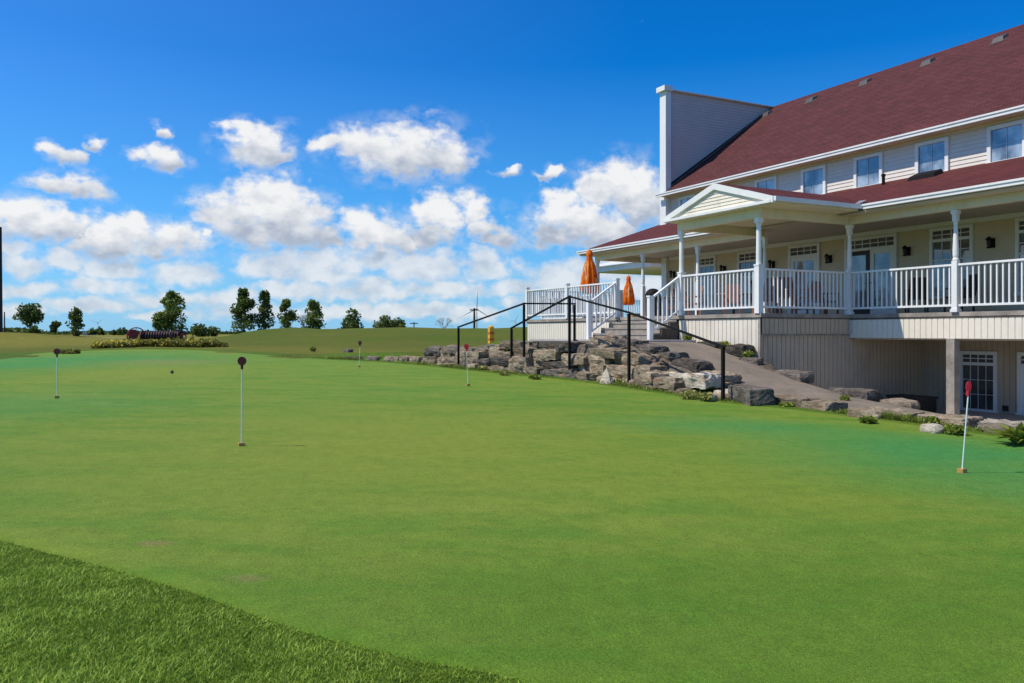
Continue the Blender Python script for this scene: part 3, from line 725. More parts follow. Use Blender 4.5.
# steps
zs = [zD-.165*(k+1) for k in range(4)]
for k in range(3):
    t1 = tP+.02+.29*k; zt = zs[k]
    mb = MB(); mb.box(18.12, 21.0, t1-.02, t1+.30, zt-.045, zt); 
    o = build(mb, 'step', WOOD, CH)
    m2 = MB(); m2.box(18.14, 20.98, t1-.03+.0, t1-.01+.0, zt+.003, zt+.118); build(m2, 'riser', WOOD, o)
mb = MB(); mb.box(18.14, 20.98, tP+.86, tP+.88, -.22, zs[2]-.05); build(mb, 'riser', WOOD, CH)
for s in (18.08, 21.03):
    mb = MB()
    for k in range(3):
        mb.box(s-.02, s+.02, tP+.02+.29*k, tP+.30+.29*k, -.215, zs[k]-.048)
    build(mb, 'stringer', DKWOOD, CH)
bal2 = MB(); bal2.box(-.018, .018, -.018, .018, 0, .88); BAL2 = bal2.mesh('baluster', WHITE)
for s in (18.0, 21.06):
    railing((s, tP+.06, zD-.03), (s, tP+.98, zD-.63), .155, bmesh_=BAL2)
    link('railing_post', NB, CH, (s, tP+1.02, -.215))
# lower posts
for s in (12.1, 8.4):
    mb = MB(); mb.box(s-.10, s+.10, tD-.14, tD+.055, -2.2, -.152); build(mb, 'support_post', WOOD, CH)
mb = MB(); mb.tube([(14.88, tD+.05, .3), (14.88, tD+.05, -.02)], .03, 8); build(mb, 'drain_pipe', GREYM, CH)
# dark board across the gap behind the stair (end of portico under the deck)
mb = MB(); mb.box(18.05, 21.05, tP-.4, tP-.3, -1, .3); build(mb, 'under_stair_board', DKWOOD, CH)

# shelter beyond the far end
SH = thing('shelter', (33, -26, zD), 'small white roofed shelter beyond the far end of the porch', 'shelter')
a = at(608, 262, 40); b = at(650, 270, 40)
mb = MB(); mb.box(31.5, 36.5, -29.5, -23.6, 3.12, 3.40); mb.add([(31.3,-23.4,3.41),(36.7,-23.4,3.41),(36.7,-26.5,4.2),(31.3,-26.5,4.2),(31.3,-29.7,3.41),(36.7,-29.7,3.41)], [(0,1,2,3),(3,2,5,4)]); build(mb, 'roof', TRIM, SH)
for s, t in ((36.3,-23.8),(36.3,-29.2)):
    mb = MB(); mb.box(s-.06, s+.06, t-.06, t+.06, -.8, 3.118); build(mb, 'post', DARK, SH)

# ---------------------------------------------------------------- things on the deck
def umbrella():
    r = thing('patio_umbrella', (0,0,0), 'larger closed orange patio umbrella standing behind the left deck railing', 'umbrella', 'closed orange patio umbrellas')
    n = 32; prof = [(.05,2.40),(.10,2.36),(.12,2.22),(.10,2.12),(.17,1.9),(.225,1.6),(.27,1.25),(.285,1.0),(.26,.92),(.08,.95)]
    vs = []; fs = []
    for i, (rr_, z) in enumerate(prof):
        for k in range(n):
            t = 2*math.pi*k/n; fold = 1+.20*math.cos(8*t+.4*math.sin(z*3))*min(1, max(0, (2.3-z)/.5)); vs.append((rr_*fold*math.cos(t), rr_*fold*math.sin(t), z+(.05*math.cos(8*t) if i in (7, 8) else 0)))
    for i in range(len(prof)-1):
        for k in range(n): fs.append((i*n+k, i*n+(k+1) % n, (i+1)*n+(k+1) % n, (i+1)*n+k))
    fs.append(tuple(range(n)))
    mb = MB(); mb.add(vs, fs); build(mb, 'canopy', CANVAS, r, True)
    mb = MB(); mb.tube([(0,0,.05),(0,0,2.5)], .022, 8); build(mb, 'pole', WHITE, r)
    mb = MB(); mb.lathe([(.26,0),(.26,.05),(.06,.09),(.04,.3)], n=16); build(mb, 'base', DARK, r)
    return r
u1 = umbrella()
p = at(589.5, 300, 28.6); u1.location = (p.x, p.y, zD)
u2 = copy_tree(u1); p = at(628.5, 300, 37.5); u2.location = (p.x, p.y, zD); u2.rotation_euler.z = 1.1; u2.scale = (.88,.88,.88)
u2['label'] = 'smaller closed orange patio umbrella seen beyond the top of the deck steps'
mb = MB(); p = at(653, 318, 25.9)
TB = thing('trash_bin', (p.x, p.y, zD), 'dark grey barrel bin with domed lid behind the right newel of the steps', 'bin')
mb.lathe([(.20,0),(.23,.05),(.24,.62),(.22,.64)], p.to_tuple() if False else (p.x, p.y, zD), 16); build(mb, 'body', DARK, TB)
mb = MB(); mb.lathe([(.25,.645),(.25,.70),(.21,.82),(.12,.90),(.02,.92)], (p.x, p.y, zD), 16); build(mb, 'lid', BLACK, TB, True)
p = at(634.5, 316, 38)
PB = thing('planter_box', (p.x, p.y, zD), 'tan wooden box on the far deck beside the smaller umbrella', 'box')
mb = MB(); mb.box(p.x-.3, p.x+.3, p.y-.22, p.y+.22, zD+.0, zD+.36); build(mb, 'box_body', TANB, PB)
mb = MB(); mb.box(p.x-.33, p.x+.33, p.y-.25, p.y+.25, zD+.362, zD+.40); build(mb, 'box_rim', TANB, PB)
def chair(mat):
    r = thing('patio_chair', (0,0,0), '', 'chair', 'patio chairs on the porch')
    mb = MB(); mb.box(-.25,.25,-.24,.26,.40,.44); build(mb, 'seat', mat, r)
    mb = MB(); mb.add([(-.25,-.24,.445),(.25,-.24,.445),(.22,-.38,1.0),(-.22,-.38,1.0),(-.25,-.27,.445),(.25,-.27,.445),(.22,-.41,1.0),(-.22,-.41,1.0)], [(0,1,2,3),(7,6,5,4),(0,4,5,1),(3,2,6,7),(0,3,7,4),(1,5,6,2)]); build(mb, 'backrest', mat, r)
    for x in (-.23,.23):
        for y in (-.22,.24):
            mb = MB(); mb.box(x-.02,x+.02,y-.02,y+.02,0,.398 if y < 0 else .63); build(mb, 'leg', mat, r)
        mb = MB(); mb.box(x-.03,x+.03,-.28,.27,.632,.66); build(mb, 'armrest', mat, r)
    return r
c0 = chair(CHAIRM)
CP = [(16.2,-15.9,.3),(17.2,-16.9,2.2),(18.9,-17.2,.8),(20.2,-16.7,-.6),(21.9,-17.9,1.9),(23.3,-18.6,.2),(16.9,-18.9,3.0),(15.6,-16.3,1.4)]
for i, (s, t, rz) in enumerate(CP):
    o = c0 if i == 0 else copy_tree(c0); o.location = (s, t, zD); o.rotation_euler.z = rz
    o['label'] = 'rust brown patio chair half hidden behind the gabled porch railing'
c1 = chair(CHAIRD); c1.location = (14.25,-19.3,zD); c1.rotation_euler.z = .5; c1['label'] = 'dark brown wicker chair under the porch window right of the double door'
c2 = copy_tree(c1); c2.location = (13.2,-19.5,zD); c2.rotation_euler.z = -.4; c2['label'] = 'dark brown wicker chair behind the turned post of the right railing'
for i, (s, t) in enumerate(((19.6,-17.9),(22.6,-17.4))):
    r = thing('patio_table', (s, t, zD), ('round grey patio table behind the gabled porch railing','round grey patio table behind the deck steps')[i], 'table', 'patio tables on the porch')
    mb = MB(); mb.lathe([(.55,.70),(.56,.72),(.55,.74)], (s,t,zD), 24); build(mb, 'table_top', TABLEM, r)
    mb = MB(); mb.lathe([(.28,0),(.27,.03),(.04,.06),(.04,.70)], (s,t,zD), 12); build(mb, 'pedestal', DARK, r)
p = Vector((13.9, -18.6, -2.06))
r = thing('storage_box', p, 'dark low box in the shade under the deck beside the wooden post', 'box')
mb = MB(); mb.box(p.x-.5,p.x+.45,p.y-.3,p.y+.3,p.z,p.z+.38); build(mb, 'box_body', DARK, r); mb = MB(); mb.box(p.x-.53,p.x+.48,p.y-.33,p.y+.33,p.z+.383,p.z+.44); build(mb, 'lid', DARK, r)

# ---------------------------------------------------------------- rocks
def rock_mesh(w, d, h, seed, mat, box=.62, rough=.16, name='stone', n=9, point=0):
    vs = {}; V_ = []; F_ = []
    def vid(p):
        if p not in vs: vs[p] = len(V_); V_.append(p)
        return vs[p]
    for axn in range(3):
        for sd in (-1, 1):
            for i in range(n):
                for j in range(n):
                    def P(a, b):
                        q = [0,0,0]; q[axn] = sd*n; q[(axn+1) % 3] = 2*a-n; q[(axn+2) % 3] = 2*b-n; return tuple(q)
                    f = [vid(P(i,j)), vid(P(i+1,j)), vid(P(i+1,j+1)), vid(P(i,j+1))]
                    F_.append(f if sd > 0 else f[::-1])
    out = []
    o = Vector((seed*7.13 % 91, seed*3.7 % 53, seed*1.9 % 37))
    sk = [noise.noise(o+Vector((k*9.1, 0, 0)))*.35 for k in range(4)]
    for p in V_:
        v = Vector(p)/n; u = v.normalized(); c = v*box+u*(1-box)
        c.x += sk[0]*c.z*.4+sk[3]*c.y*.3; c.z += sk[1]*c.x*.35; c.y += sk[2]*c.z*.3
        q = Vector((c.x*w/2, c.y*d/2, c.z*h/2))
        e = noise.noise(o+q*3.2)*rough + noise.noise(o+q*8)*rough*.65 + noise.noise(o+q*19)*rough*.3 + abs(noise.noise(o+Vector((q.x*2, q.y*2, q.z*16))))*rough*.45
        q += u*e*min(w, d, h)*1.0
        if point: k = 1-point*(q.z/h+.5); q.x = q.x*k+.12*w*(q.z/h); q.y *= max(.25, k)
        out.append(tuple(q))
    me = bpy.data.meshes.new(name); me.from_pydata(out, [], F_); me.materials.append(mat); return me
WALLT = thing('stone_wall', (20, -11.3, -1.2), 'dry stacked limestone retaining wall between the green and the deck', 'stone wall')
random.seed(11)
seed = 1
def frontline(s):
    return float(tw(s))+.28
s_end = 24.0
course = 0
def place_stone(parent, s, t, z, w, d, h, mat, **kw):
    global seed; seed += 1
    ds = .05; ang = math.atan2(float(tw(s+ds)-tw(s-ds)), 2*ds)
    o = link('stone', rock_mesh(w, d, h, seed, mat, **kw), parent, (s, t, z), ang+random.uniform(-.12, .12)); o.rotation_euler.y = random.uniform(-.05, .05); return o
def wtop(s): return float(np.interp(s, [13, 18.2, 18.6, 21, 22, 24.4], [-1.0, -.24, -.12, -.13, -.27, -.52])) if s > 18.2 else float(pz(s))
for c in range(6):
    s = 13.4+random.uniform(0, .6)
    while s < 24.4:
        w = random.choice((.5, .8, 1.0, 1.2, 1.45, 1.7))*random.uniform(.85, 1.15)
        sm = s+w/2
        zbase = float(zb(sm, frontline(sm))); top = wtop(sm)
        ch = min(.27, max(.17, (top-zbase)/(4.4 if sm > 16.2 else 3.4 if sm > 14.8 else 2.4)))
        z = zbase+ch*(c+.5)-.05
        hs_ = ch*random.uniform(.92, 1.5)
        if z+ch*.35 < top+.03:
            off = .09*c + random.uniform(-.16, .12)
            place_stone(WALLT, sm, frontline(sm)-.18-off, z+random.uniform(-.03, .03), w*1.02, .6+random.uniform(0,.25), hs_, ROCKD if random.random() < (.45 if 18 < sm < 19.8 else .22) else ROCK, box=random.uniform(.72, .88), rough=.20)  # extra dark stones mid-wall stand in for the shadow there
        s += w*random.uniform(.93, 1.03)
s = 13.3
while s < 18.0:                                  # big rocks along the upper edge of the ramp
    w = random.uniform(.5, .95); sm = s+w/2
    place_stone(WALLT, sm, -12.12+random.uniform(-.05,.12), float(pz(sm))-.03, w, .55, random.uniform(.26, .36), ROCK if random.random() < .6 else ROCKD, box=.72, rough=.22)
    place_stone(WALLT, sm+random.uniform(-.2,.2), -11.75+random.uniform(-.08,.08), float(pz(sm))-.22, w, .5, random.uniform(.24, .32), ROCK, box=.74, rough=.22)
    s += w*.95
place_stone(WALLT, 20.25, -10.80, -.93, .8, .55, .46, ROCK, box=.7)     # ledge under the upper left rail post
s = 24.5
while s < 29.6:
    w = random.uniform(.5, 1.0); sm = s+w/2
    for c in range(2 if sm < 25.8 else 1):
        hh_ = float(np.interp(sm, [24.5, 26, 27.5, 29.6], [.34, .30, .22, .15]))
        t = frontline(sm)-.15-.12*c
        place_stone(WALLT, sm, t, float(zb(sm, t))+hh_*(c+.45)-.03, w, .5, hh_*random.uniform(.95, 1.3), ROCK if random.random() < .75 else ROCKD, box=.5, rough=.22)
    s += w*(1.0 if sm < 27 else 1.2)
EDG = thing('stone_edging', (10, -12.1, -1.5), 'low row of flat stones edging the path above the green', 'stone edging')
s = 4.5
while s < 13.2:
    w = random.uniform(.5, 1.2); sm = s+w/2
    t = frontline(sm)-.35; z = max(float(pz(sm)), float(zb(sm, t)))
    place_stone(EDG, sm, t+random.uniform(-.08,.08), z+.0+random.uniform(-.04,.03), w, .6, .30, ROCK if random.random() < .8 else ROCKP, box=.8, rough=.2)
    if random.random() < .75:
        place_stone(EDG, sm+random.uniform(-.2,.2), t+.42, float(zb(sm, t+.4))+.04, random.uniform(.3,.75), .3, .2, ROCKP if random.random() < .25 else ROCK)
    s += w*random.uniform(1.0, 1.35)
def boulder(px, py, w, d, h, mat, label, Y=None, rz=0, tilt=0, box=.6, sink=.0, ss=None, rough=.16, point=0):
    global seed; seed += 1
    if ss: p = Vector((ss[0], ss[1], ss[2]))
    else: p = ground_at(px, py)
    o = link('boulder', rock_mesh(w, d, h, seed, mat, box, rough, 'boulder', 9, point), None, (p.x, p.y, p.z+h*.42-sink), rz)
    o.rotation_euler.x = tilt
    return tag(o, label, 'rock')
boulder(751, 404, .98, .5, .36, ROCKD, 'long dark block of rock right of the lowest handrail post', rz=-.30, box=.85, sink=.02, rough=.10)
boulder(0,0,.62,.45,.32, ROCKD, 'upper dark boulder of the pair against the white skirting', ss=(15.35,-14.22,-.60), rz=.1)
boulder(0,0,.52,.4,.26, ROCKD, 'lower dark boulder of the pair against the white skirting corner', ss=(14.85,-14.12,-.86), rz=.4)
boulder(0,0,1.25,.5,.26, ROCKD, 'long flat dark rock below the skirting corner beside the path', ss=(13.75,-14.25,-1.12), rz=-.1, box=.7)
boulder(0,0,1.15,.5,.24, ROCKD, 'long flat rock lying on the far path edge before the side wall', ss=(12.1,-14.35,-1.42), rz=.05, box=.7)
boulder(0,0,.7,.45,.2, ROCK, 'small flat rock at the path edge left of the wooden post', ss=(11.0,-14.4,-1.53), rz=.2)
boulder(0,0,.8,.3,.14, ROCKD, 'thin dark slab under the handrail beside the path', ss=(16.4,-14.2,-.38), rz=.0)
boulder(607, 385, .42, .22, .46, ROCKP, 'pale pointed stone leaning at the foot of the wall', rz=.3, tilt=.1, box=.75, sink=.03, point=.85)
boulder(584, 380, .34, .2, .42, ROCK, 'grey pointed stone leaning left of the pale pointed stone', rz=-.5, tilt=.1, box=.75, sink=.03, point=.85)
boulder(931, 433, .30, .2, .14, ROCKP, 'small white stone at the edge of the green right of the path', box=.4)
boulder(655, 388, .75, .5, .42, ROCK, 'rounded grey boulder at the wall foot right of the middle handrail post', rz=-.4, box=.45)
boulder(711, 402, .22, .2, .16, ROCKP, 'small pale stone beside the foot of the lowest handrail post', box=.4)
boulder(348, 353, .5, .3, .2, ROCKD, 'dark flat rock at the far left end of the wall', rz=.3)

# ---------------------------------------------------------------- black handrails
def handrail(label, posts, loc):
    r = thing('handrail', loc, label, 'handrail', 'black metal handrails')
    tops = []
    for (px, yt, yb, Y) in posts:
        a = at(px, yb, Y); b = at(px, yt, Y); b.x, b.y = a.x, a.y
        mb = MB(); mb.bar(a-Vector((0,0,.08)), b-Vector((0,0,.028)), .056, .056, (1,0,0)); build(mb, 'post', BLACK, r); tops.append(b)
    for a, b in zip(tops, tops[1:]):
        mb = MB(); d = (b-a).normalized()*.037; mb.bar(a-d, b+d, .044, .042); build(mb, 'rail', BLACK, r)
    return r
pA = [(458.5,327,369,25.4),(524,303.5,357,22.7),(574.5,303.8,342,23.0)]
pB = [(511.5,328,374,23.3),(569.5,296.5,373.5,21.2),(629,312.5,385,18.8),(723,346.5,403,15.6)]
q = at(458.5, 369, 25.4); handrail('short black handrail stepping up the left end of the stone wall', pA, q)
q = at(511.5, 374, 23.3); handrail('long black handrail running down beside the path to the green', pB, q)

# ---------------------------------------------------------------- flagsticks
def flagstick(px, py, top_px, top_py, label, disc=(.055, .055), mat=MARD, face=0, lite=False, block=True):
    p = ground_at(px, py); X, Y = w2c(p.x, p.y)
    q = at(top_px, top_py, Y)
    r = thing('practice_flagstick', (p.x, p.y, p.z), label, 'flagstick', 'flagsticks on the putting green')
    rod = MB(); rod.tube([p+Vector((0,0,.01)), q-Vector((0,0,disc[1]))], max(.0075, .00030*Y), 8); build(rod, 'rod', ROD, r)
    d = MB(); n = 20; vs = []; fwd = Vector((*c2w(math.sin(face), math.cos(face)), 0)); rt = Vector((*c2w(math.cos(face), -math.sin(face)), 0)); c = q
    up = (q-p).normalized()
    for sd in (-1, 1):
        for k in range(n): t = 2*math.pi*k/n; vs.append(c+rt*disc[0]*math.cos(t)+up*disc[1]*math.sin(t)+fwd*sd*.012)
    fs = [tuple(range(n)), tuple(range(2*n-1, n-1, -1))]+[(k, n+k, n+(k+1) % n, (k+1) % n) for k in range(n)]
    d.add(vs, fs); d.bar(c-up*(disc[1]+.045), c-up*(disc[1]*.7), .028, .028, (1,0,0)); build(d, 'disc', mat, r)
    if block:
        b = MB(); w = .034; b.box(p.x-w, p.x+w, p.y-w, p.y+w, p.z+.008, p.z+.058); build(b, 'base_block', CUP, r)
        b = MB(); b.lathe([(.048,.0),(.05,.012)], (p.x, p.y, p.z), 16); build(b, 'cup_rim', CUPW, r)
    return r
flagstick(241.5, 447.5, 242, 361, 'flagstick with dark round disc standing left of centre in the foreground green', (.050,.052))
flagstick(962, 474, 968.5, 386.5, 'leaning white flagstick with red disc at the right side of the green', (.026,.055), REDP, .3)
flagstick(57, 399, 57, 351.5, 'flagstick with dark disc far left on the green', (.055,.055))
flagstick(359, 367.5, 360, 343, 'tiny flagstick with dark disc at the rear edge of the green', (.05,.07))
flagstick(468, 386.5, 466.5, 346.5, 'flagstick with small red disc in front of the stone wall', (.055,.06), REDP, .2)
p = ground_at(172, 374)
r = thing('marker_peg', p, 'small dark peg standing alone on the far part of the green', 'peg')
mb = MB(); mb.lathe([(.035,0),(.04,.03),(.042,.05),(.03,.075)], (p.x,p.y,p.z), 12); build(mb, 'peg_body', DARK, r)
mb = MB(); mb.lathe([(.02,.076),(.032,.08),(.02,.095)], (p.x,p.y,p.z), 12); build(mb, 'peg_cap', DARK, r)

# ---------------------------------------------------------------- weeds and plants
def leafcloud(P, size, aspect=1.6, updown=.5):
    n = len(P); a = rng.normal(size=(n,3)); a /= np.linalg.norm(a, axis=1)[:,None]; b = rng.normal(size=(n,3)); b = np.cross(a, b); b /= np.linalg.norm(b, axis=1)[:,None]
    sz = size*rng.uniform(.6, 1.3, n)[:,None] if not hasattr(size, '__len__') else np.asarray(size)[:,None]
    a = a*sz*aspect/2; b = b*sz/2
    v = np.stack([P-a, P+b, P+a, P-b], 1).reshape(-1,3)
    f = np.arange(n*4).reshape(n,4); return v, f
# low weeds along the wall foot (uncountable)
ii = [k for k in range(nb) if GBS[k][1] > 10.3 and GBS[k][0] > -9 and GBS[k][1] < 33]
pts = []; 
for _ in range(16000):
    k = ii[rng.integers(len(ii))]; b = GBS[k]+(GBS[(k+1) % nb]-GBS[k])*rng.random()
    o = abs(rng.normal())*.22+.02
    cl = noise.noise((b[0]*1.1, b[1]*1.1, 5.5)); 
    if rng.random() > .45+.9*cl: continue
    q = b+nrm[k]*o; pts.append((q[0], q[1], cl))
pts = np.array(pts); s_, t_ = c2w(pts[:,0], pts[:,1]); P = np.stack([s_, t_, hgt(s_, t_)+.01], -1)
hh = rng.uniform(.03, .10, len(P))*(1+1.0*np.clip(pts[:,2], -.5, 1))
tag(link('weed_cover', blades('weed_cover', P, hh, .018, WEED, 1.3)), 'low weeds and long grass along the foot of the stones', 'weeds', kind='stuff')
def weed(p, r_, h_, n_, mat, name='weed_plant', size=.055):
    a = rng.uniform(0, 2*np.pi, n_); q = np.sqrt(rng.random(n_))*r_; clump = .6+.4*np.cos(3*a+rng.uniform(0, 6))
    P_ = np.stack([np.cos(a)*q*clump, np.sin(a)*q*clump, rng.random(n_)**2*h_*.4], -1)
    q2 = rng.normal(size=(n_*2, 3)); q2 /= np.linalg.norm(q2, axis=1)[:,None]; q2 *= rng.uniform(.3, 1.05, n_*2)[:,None]
    v, f = leafcloud(np.stack([q2[:,0]*r_, q2[:,1]*r_, h_*.42+q2[:,2]*h_*.42], -1), size*.75, 1.7)
    me = npmesh(name, v, f, mat, np.repeat(np.clip(.45+.35*q2[:,2]+.25*rng.normal(size=n_*2), 0, 1), 4))
    return link(name, me, None, tuple(p))
for (px, py, r_, h_, mt, lb) in ((622,386,.16,.30,WEED,'bright green weed clump at the foot of the middle handrail post'),
        (535,380,.18,.24,WEED,'green weed clump below the long middle stones of the wall'),
        (690,400,.24,.34,WEEDP,'pale green weed clump left of the lowest handrail post'),
        (706,402,.16,.30,WEEDP,'yellowish weed clump touching the lowest handrail post'),
        (868,424,.14,.20,WEED,'small green weed clump among the edging stones'),
        (787,408,.16,.16,WEED,'low green weed right of the long dark block'),
        (700,383,.09,.16,ORL,'rust coloured weed growing out of the low wall'),
        (505,376,.15,.2,WEEDP,'pale weed clump beside the foot of the leftmost long handrail post'),
        (845,402,.10,.2,WEED,'lone green weed on the lower path edge'),
        (400,361,.25,.28,WEED,'green weed clump at the low left stretch of wall'),
        (932,428,.12,.28,WEED,'upright green weed beside the small white stone'),
        (956,436,.18,.26,WEED,'green weed clump behind the leaning flagstick'),
        (483,371,.2,.26,WEEDP,'pale weed clump between the two left handrail posts')):
    p = ground_at(px, py); o = weed(p, r_*.9, h_*.75, 110, mt); tag(o, lb, 'weed')
for s, t, lb, mt in ((17.3,-14.2,'green weeds at the foot of the skirting beside the steps',WEED),(15.0,-14.15,'small green weed between the dark boulders at the skirting',WEED),(15.9,-14.25,'narrow green weed against the white skirting',WEED)):
    o = weed((s,t,gz(s,t)), .14, .3, 130, mt); tag(o, lb, 'weed')
# broad-leaved plant, right edge
p = ground_at(1018, 446)
r = thing('broadleaf_plant', p, 'broad leaved green plant at the right edge of the green', 'plant')
mb = MB()
for k in range(44):
    a = rng.uniform(0, 2*math.pi); l = rng.uniform(.30, .55); w = rng.uniform(.04, .07); e = rng.uniform(.45, 1.3)
    d = Vector((math.cos(a)*math.cos(e), math.sin(a)*math.cos(e), math.sin(e))); sd = Vector((-math.sin(a), math.cos(a), 0))
    c = Vector(p); m1 = c+d*l*.5+Vector((0,0,.03)); tip = c+d*l-Vector((0,0,.10))
    mb.add([c-sd*w*.2, c+sd*w*.2, m1+sd*w, m1-Vector((0,0,.02)), m1-sd*w, tip], [(0,1,2,3),(0,3,4),(3,2,5),(4,3,5)])
o = build(mb, 'leaves', WEED, r)
at2 = o.data.attributes.new('shade', 'FLOAT', 'POINT'); at2.data.foreach_set('value', rng.uniform(.3, 1, len(o.data.vertices)).astype(np.float32))
mb = MB(); mb.tube([Vector(p)-Vector((0,0,.03)), Vector(p)+Vector((0,0,.16))], .018, 6); build(mb, 'stem', WEED, r)

# ---------------------------------------------------------------- distant trees
def crown(clumps, n, size, mat, zlo):
    Ps = []; sh = []
    for (c, rad, k) in clumps:
        m = max(8, int(n*k*.8)); q = rng.normal(size=(m,3)); q /= np.linalg.norm(q, axis=1)[:,None]
        rr_ = rng.uniform(.35, 1.08, m)**.6*np.where(rng.random(m) < .14, 1.28, 1)
        pp = q*rr_[:,None]*np.array(rad); Ps.append(np.array(c)+pp)
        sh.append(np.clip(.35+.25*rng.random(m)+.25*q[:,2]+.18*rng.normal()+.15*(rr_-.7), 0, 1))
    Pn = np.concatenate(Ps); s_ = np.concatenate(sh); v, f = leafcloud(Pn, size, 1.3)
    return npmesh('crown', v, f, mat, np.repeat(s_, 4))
def tree(label, px, ytop, wpx, Y, kind, mat, name='tree', n=1500, group='trees along the horizon', ybase=None):
    s, t = c2w((px-CX)/F*Y, Y); z0 = gz(s, t); H = (HY-ytop)/F*Y - z0; R = wpx/F*Y/2*1.12
    r = thing(name, (s, t, z0), label, 'tree', group)
    cl = []
    if kind == 'round':
        for _ in range(16):
            a = rng.uniform(0, 6.28); rr_ = R*.62*math.sqrt(rng.random()); zz_ = rng.uniform(.38, .86)
            k = math.sqrt(max(.1, 1-((zz_-.55)/.5)**2)); cl.append(((math.cos(a)*rr_*k, math.sin(a)*rr_*k, H*zz_), (R*.40, R*.40, H*.15), .065))
        cl.append(((0,0,H*.86), (R*.4,R*.4,H*.14), .06))
    elif kind == 'poplar':
        for _ in range(26):
            zz_ = rng.uniform(.10, .92); k = 1-.70*max(0, (zz_-.50)/.45)**1.3; a = rng.uniform(0, 6.28); rr_ = R*.66*k*math.sqrt(rng.random())
            cl.append(((math.cos(a)*rr_, math.sin(a)*rr_, H*zz_), (R*.46*k+.15, R*.46*k+.15, H*.11), .06))
        cl.append(((0,0,H*.94), (R*.16,R*.16,H*.065), .03))
    elif kind == 'bush':
        for _ in range(14):
            a = rng.uniform(0, 6.28); rr_ = R*.66*math.sqrt(rng.random()); zz_ = rng.uniform(.2, .78)*(1-.35*rr_/R)
            cl.append(((math.cos(a)*rr_, math.sin(a)*rr_, H*zz_), (R*.36, R*.36, H*.20), .07))
        cl.append(((0,0,H*.82), (R*.4,R*.4,H*.18), .07))
    tk = MB(); tr_ = max(.12, R*.055)
    tk.tube([(s,t,z0-.3),(s+.03*R,t,z0+H*.35),(s-.02*R,t+.03*R,z0+H*.7),(s,t,z0+H*.88)], [tr_*1.3,tr_,tr_*.6,tr_*.2], 7)
    for c, rad, k in cl[:9]:
        h0 = min(.6, max(.15, c[2]/H-.2)); tk.tube([(s,t,z0+H*h0),(s+c[0]*.5,t+c[1]*.5,z0+(H*h0+c[2])*.5),(s+c[0],t+c[1],z0+c[2])], [tr_*.5,tr_*.33,tr_*.12], 5)
    build(tk, 'trunk', BARK, r)
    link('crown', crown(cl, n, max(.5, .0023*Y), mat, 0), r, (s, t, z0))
    return r
tree('round dark tree farthest left on the horizon', 30, 303.5, 27, 260, 'round', LEAF_D, n=2300)
tree('low dark bush at the foot of the round left tree', 35, 325, 11, 255, 'bush', LEAF_D, 'bush', 500)
tree('small dark tree between the round left tree and the pale slender one', 56, 321, 11, 262, 'round', LEAF_D, n=800)
tree('pale slender tree with thin crown left of the farm implement', 75, 306.5, 16, 250, 'poplar', LEAF_L, n=900)
tree('tall full tree directly behind the farm implement', 172, 291, 27, 210, 'poplar', LEAF_M, n=2600)
tree('lower rounded tree joined to the left side of the tallest left tree', 161, 312, 18, 208, 'round', LEAF_M, n=1300)
tree('dark low bush right behind the farm implement', 199, 323, 24, 220, 'bush', LEAF_D, 'bush', 1100)
tree('smaller dark bush right of the low bush behind the implement', 213, 325.5, 14, 232, 'bush', LEAF_D, 'bush', 600)
tree('tallest dark poplar at the left end of the poplar row', 244, 289, 26, 210, 'poplar', LEAF_D, 'poplar_tree', 2300)
tree('narrow dark poplar second in the poplar row', 264.5, 291.5, 18, 212, 'poplar', LEAF_D, 'poplar_tree', 1700)
tree('light green poplar third in the row', 287, 299.5, 18, 222, 'poplar', LEAF_M, 'poplar_tree', 1400)
tree('light green broad poplar at the right end of the row', 313.5, 300, 22, 222, 'poplar', LEAF_M, 'poplar_tree', 1700)
tree('single dark rounded tree on the mound right of the poplar row', 352, 308.5, 24, 228, 'bush', LEAF_D, n=1900)
tree('olive green bushy tree, left of the touching pair', 385, 314.5, 23, 236, 'bush', LEAF_L, n=1400)
tree('smaller bushy tree, right of the touching pair', 398.5, 316.5, 16, 238, 'bush', LEAF_L, n=900)
tree('low dark bush just left of the olive bushy pair', 373.5, 328, 8, 240, 'bush', LEAF_D, 'bush', 350)
tree('low dark bush showing over the mound right of the bushy pair', 424, 329, 9, 240, 'bush', LEAF_D, 'bush', 350)
tree('tiny bush over the mound left of the single rounded tree', 338, 328.5, 6, 240, 'bush', LEAF_D, 'bush', 250)
for px, yt, w, lb in ((92,328,9,'far round bush left of the pair on the horizon'),(100,327,8,'far dark bush in the middle of the left horizon'),(122,327,11,'far round bush nearest the left of the farm implement'),(114,330,5,'far tiny bush on the left horizon'),(147,330,7,'far tiny bush just behind the implement wheel')):
    tree(lb, px, yt, w, 420, 'bush', LEAF_D, 'bush', 300)
def bare(label, px, ytop, wpx, Y, mat=BARE):
    s, t = c2w((px-CX)/F*Y, Y); z0 = gz(s, t); H = (HY-ytop)/F*Y-z0; R = wpx/F*Y/2
    r = thing('bare_tree', (s,t,z0), label, 'tree', 'trees along the horizon')
    mb = MB(); mb.tube([(s,t,z0),(s,t,z0+H*.45)], [.16,.10], 6); build(mb, 'trunk', mat, r); br = MB()
    def grow(p, d, l, rad, dep):
        q = p+d*l; br.tube([p,q], [rad,rad*.6], 4)
        if dep:
            for _ in range(3): grow(q, (d+Vector(rng.normal(size=3))*.5+Vector((0,0,.15))).normalized(), l*.68, rad*.6, dep-1)
    for k in range(7):
        a = rng.uniform(0, 6.28); grow(Vector((s,t,z0+H*rng.uniform(.3,.45))), Vector((math.cos(a)*R/H*1.4, math.sin(a)*R/H*1.4, .8)).normalized(), H*.24, .07, 3)
    build(br, 'branches', mat, r)
bare('bare pale tree on the mound left of the handrail', 444, 315, 22, 190)
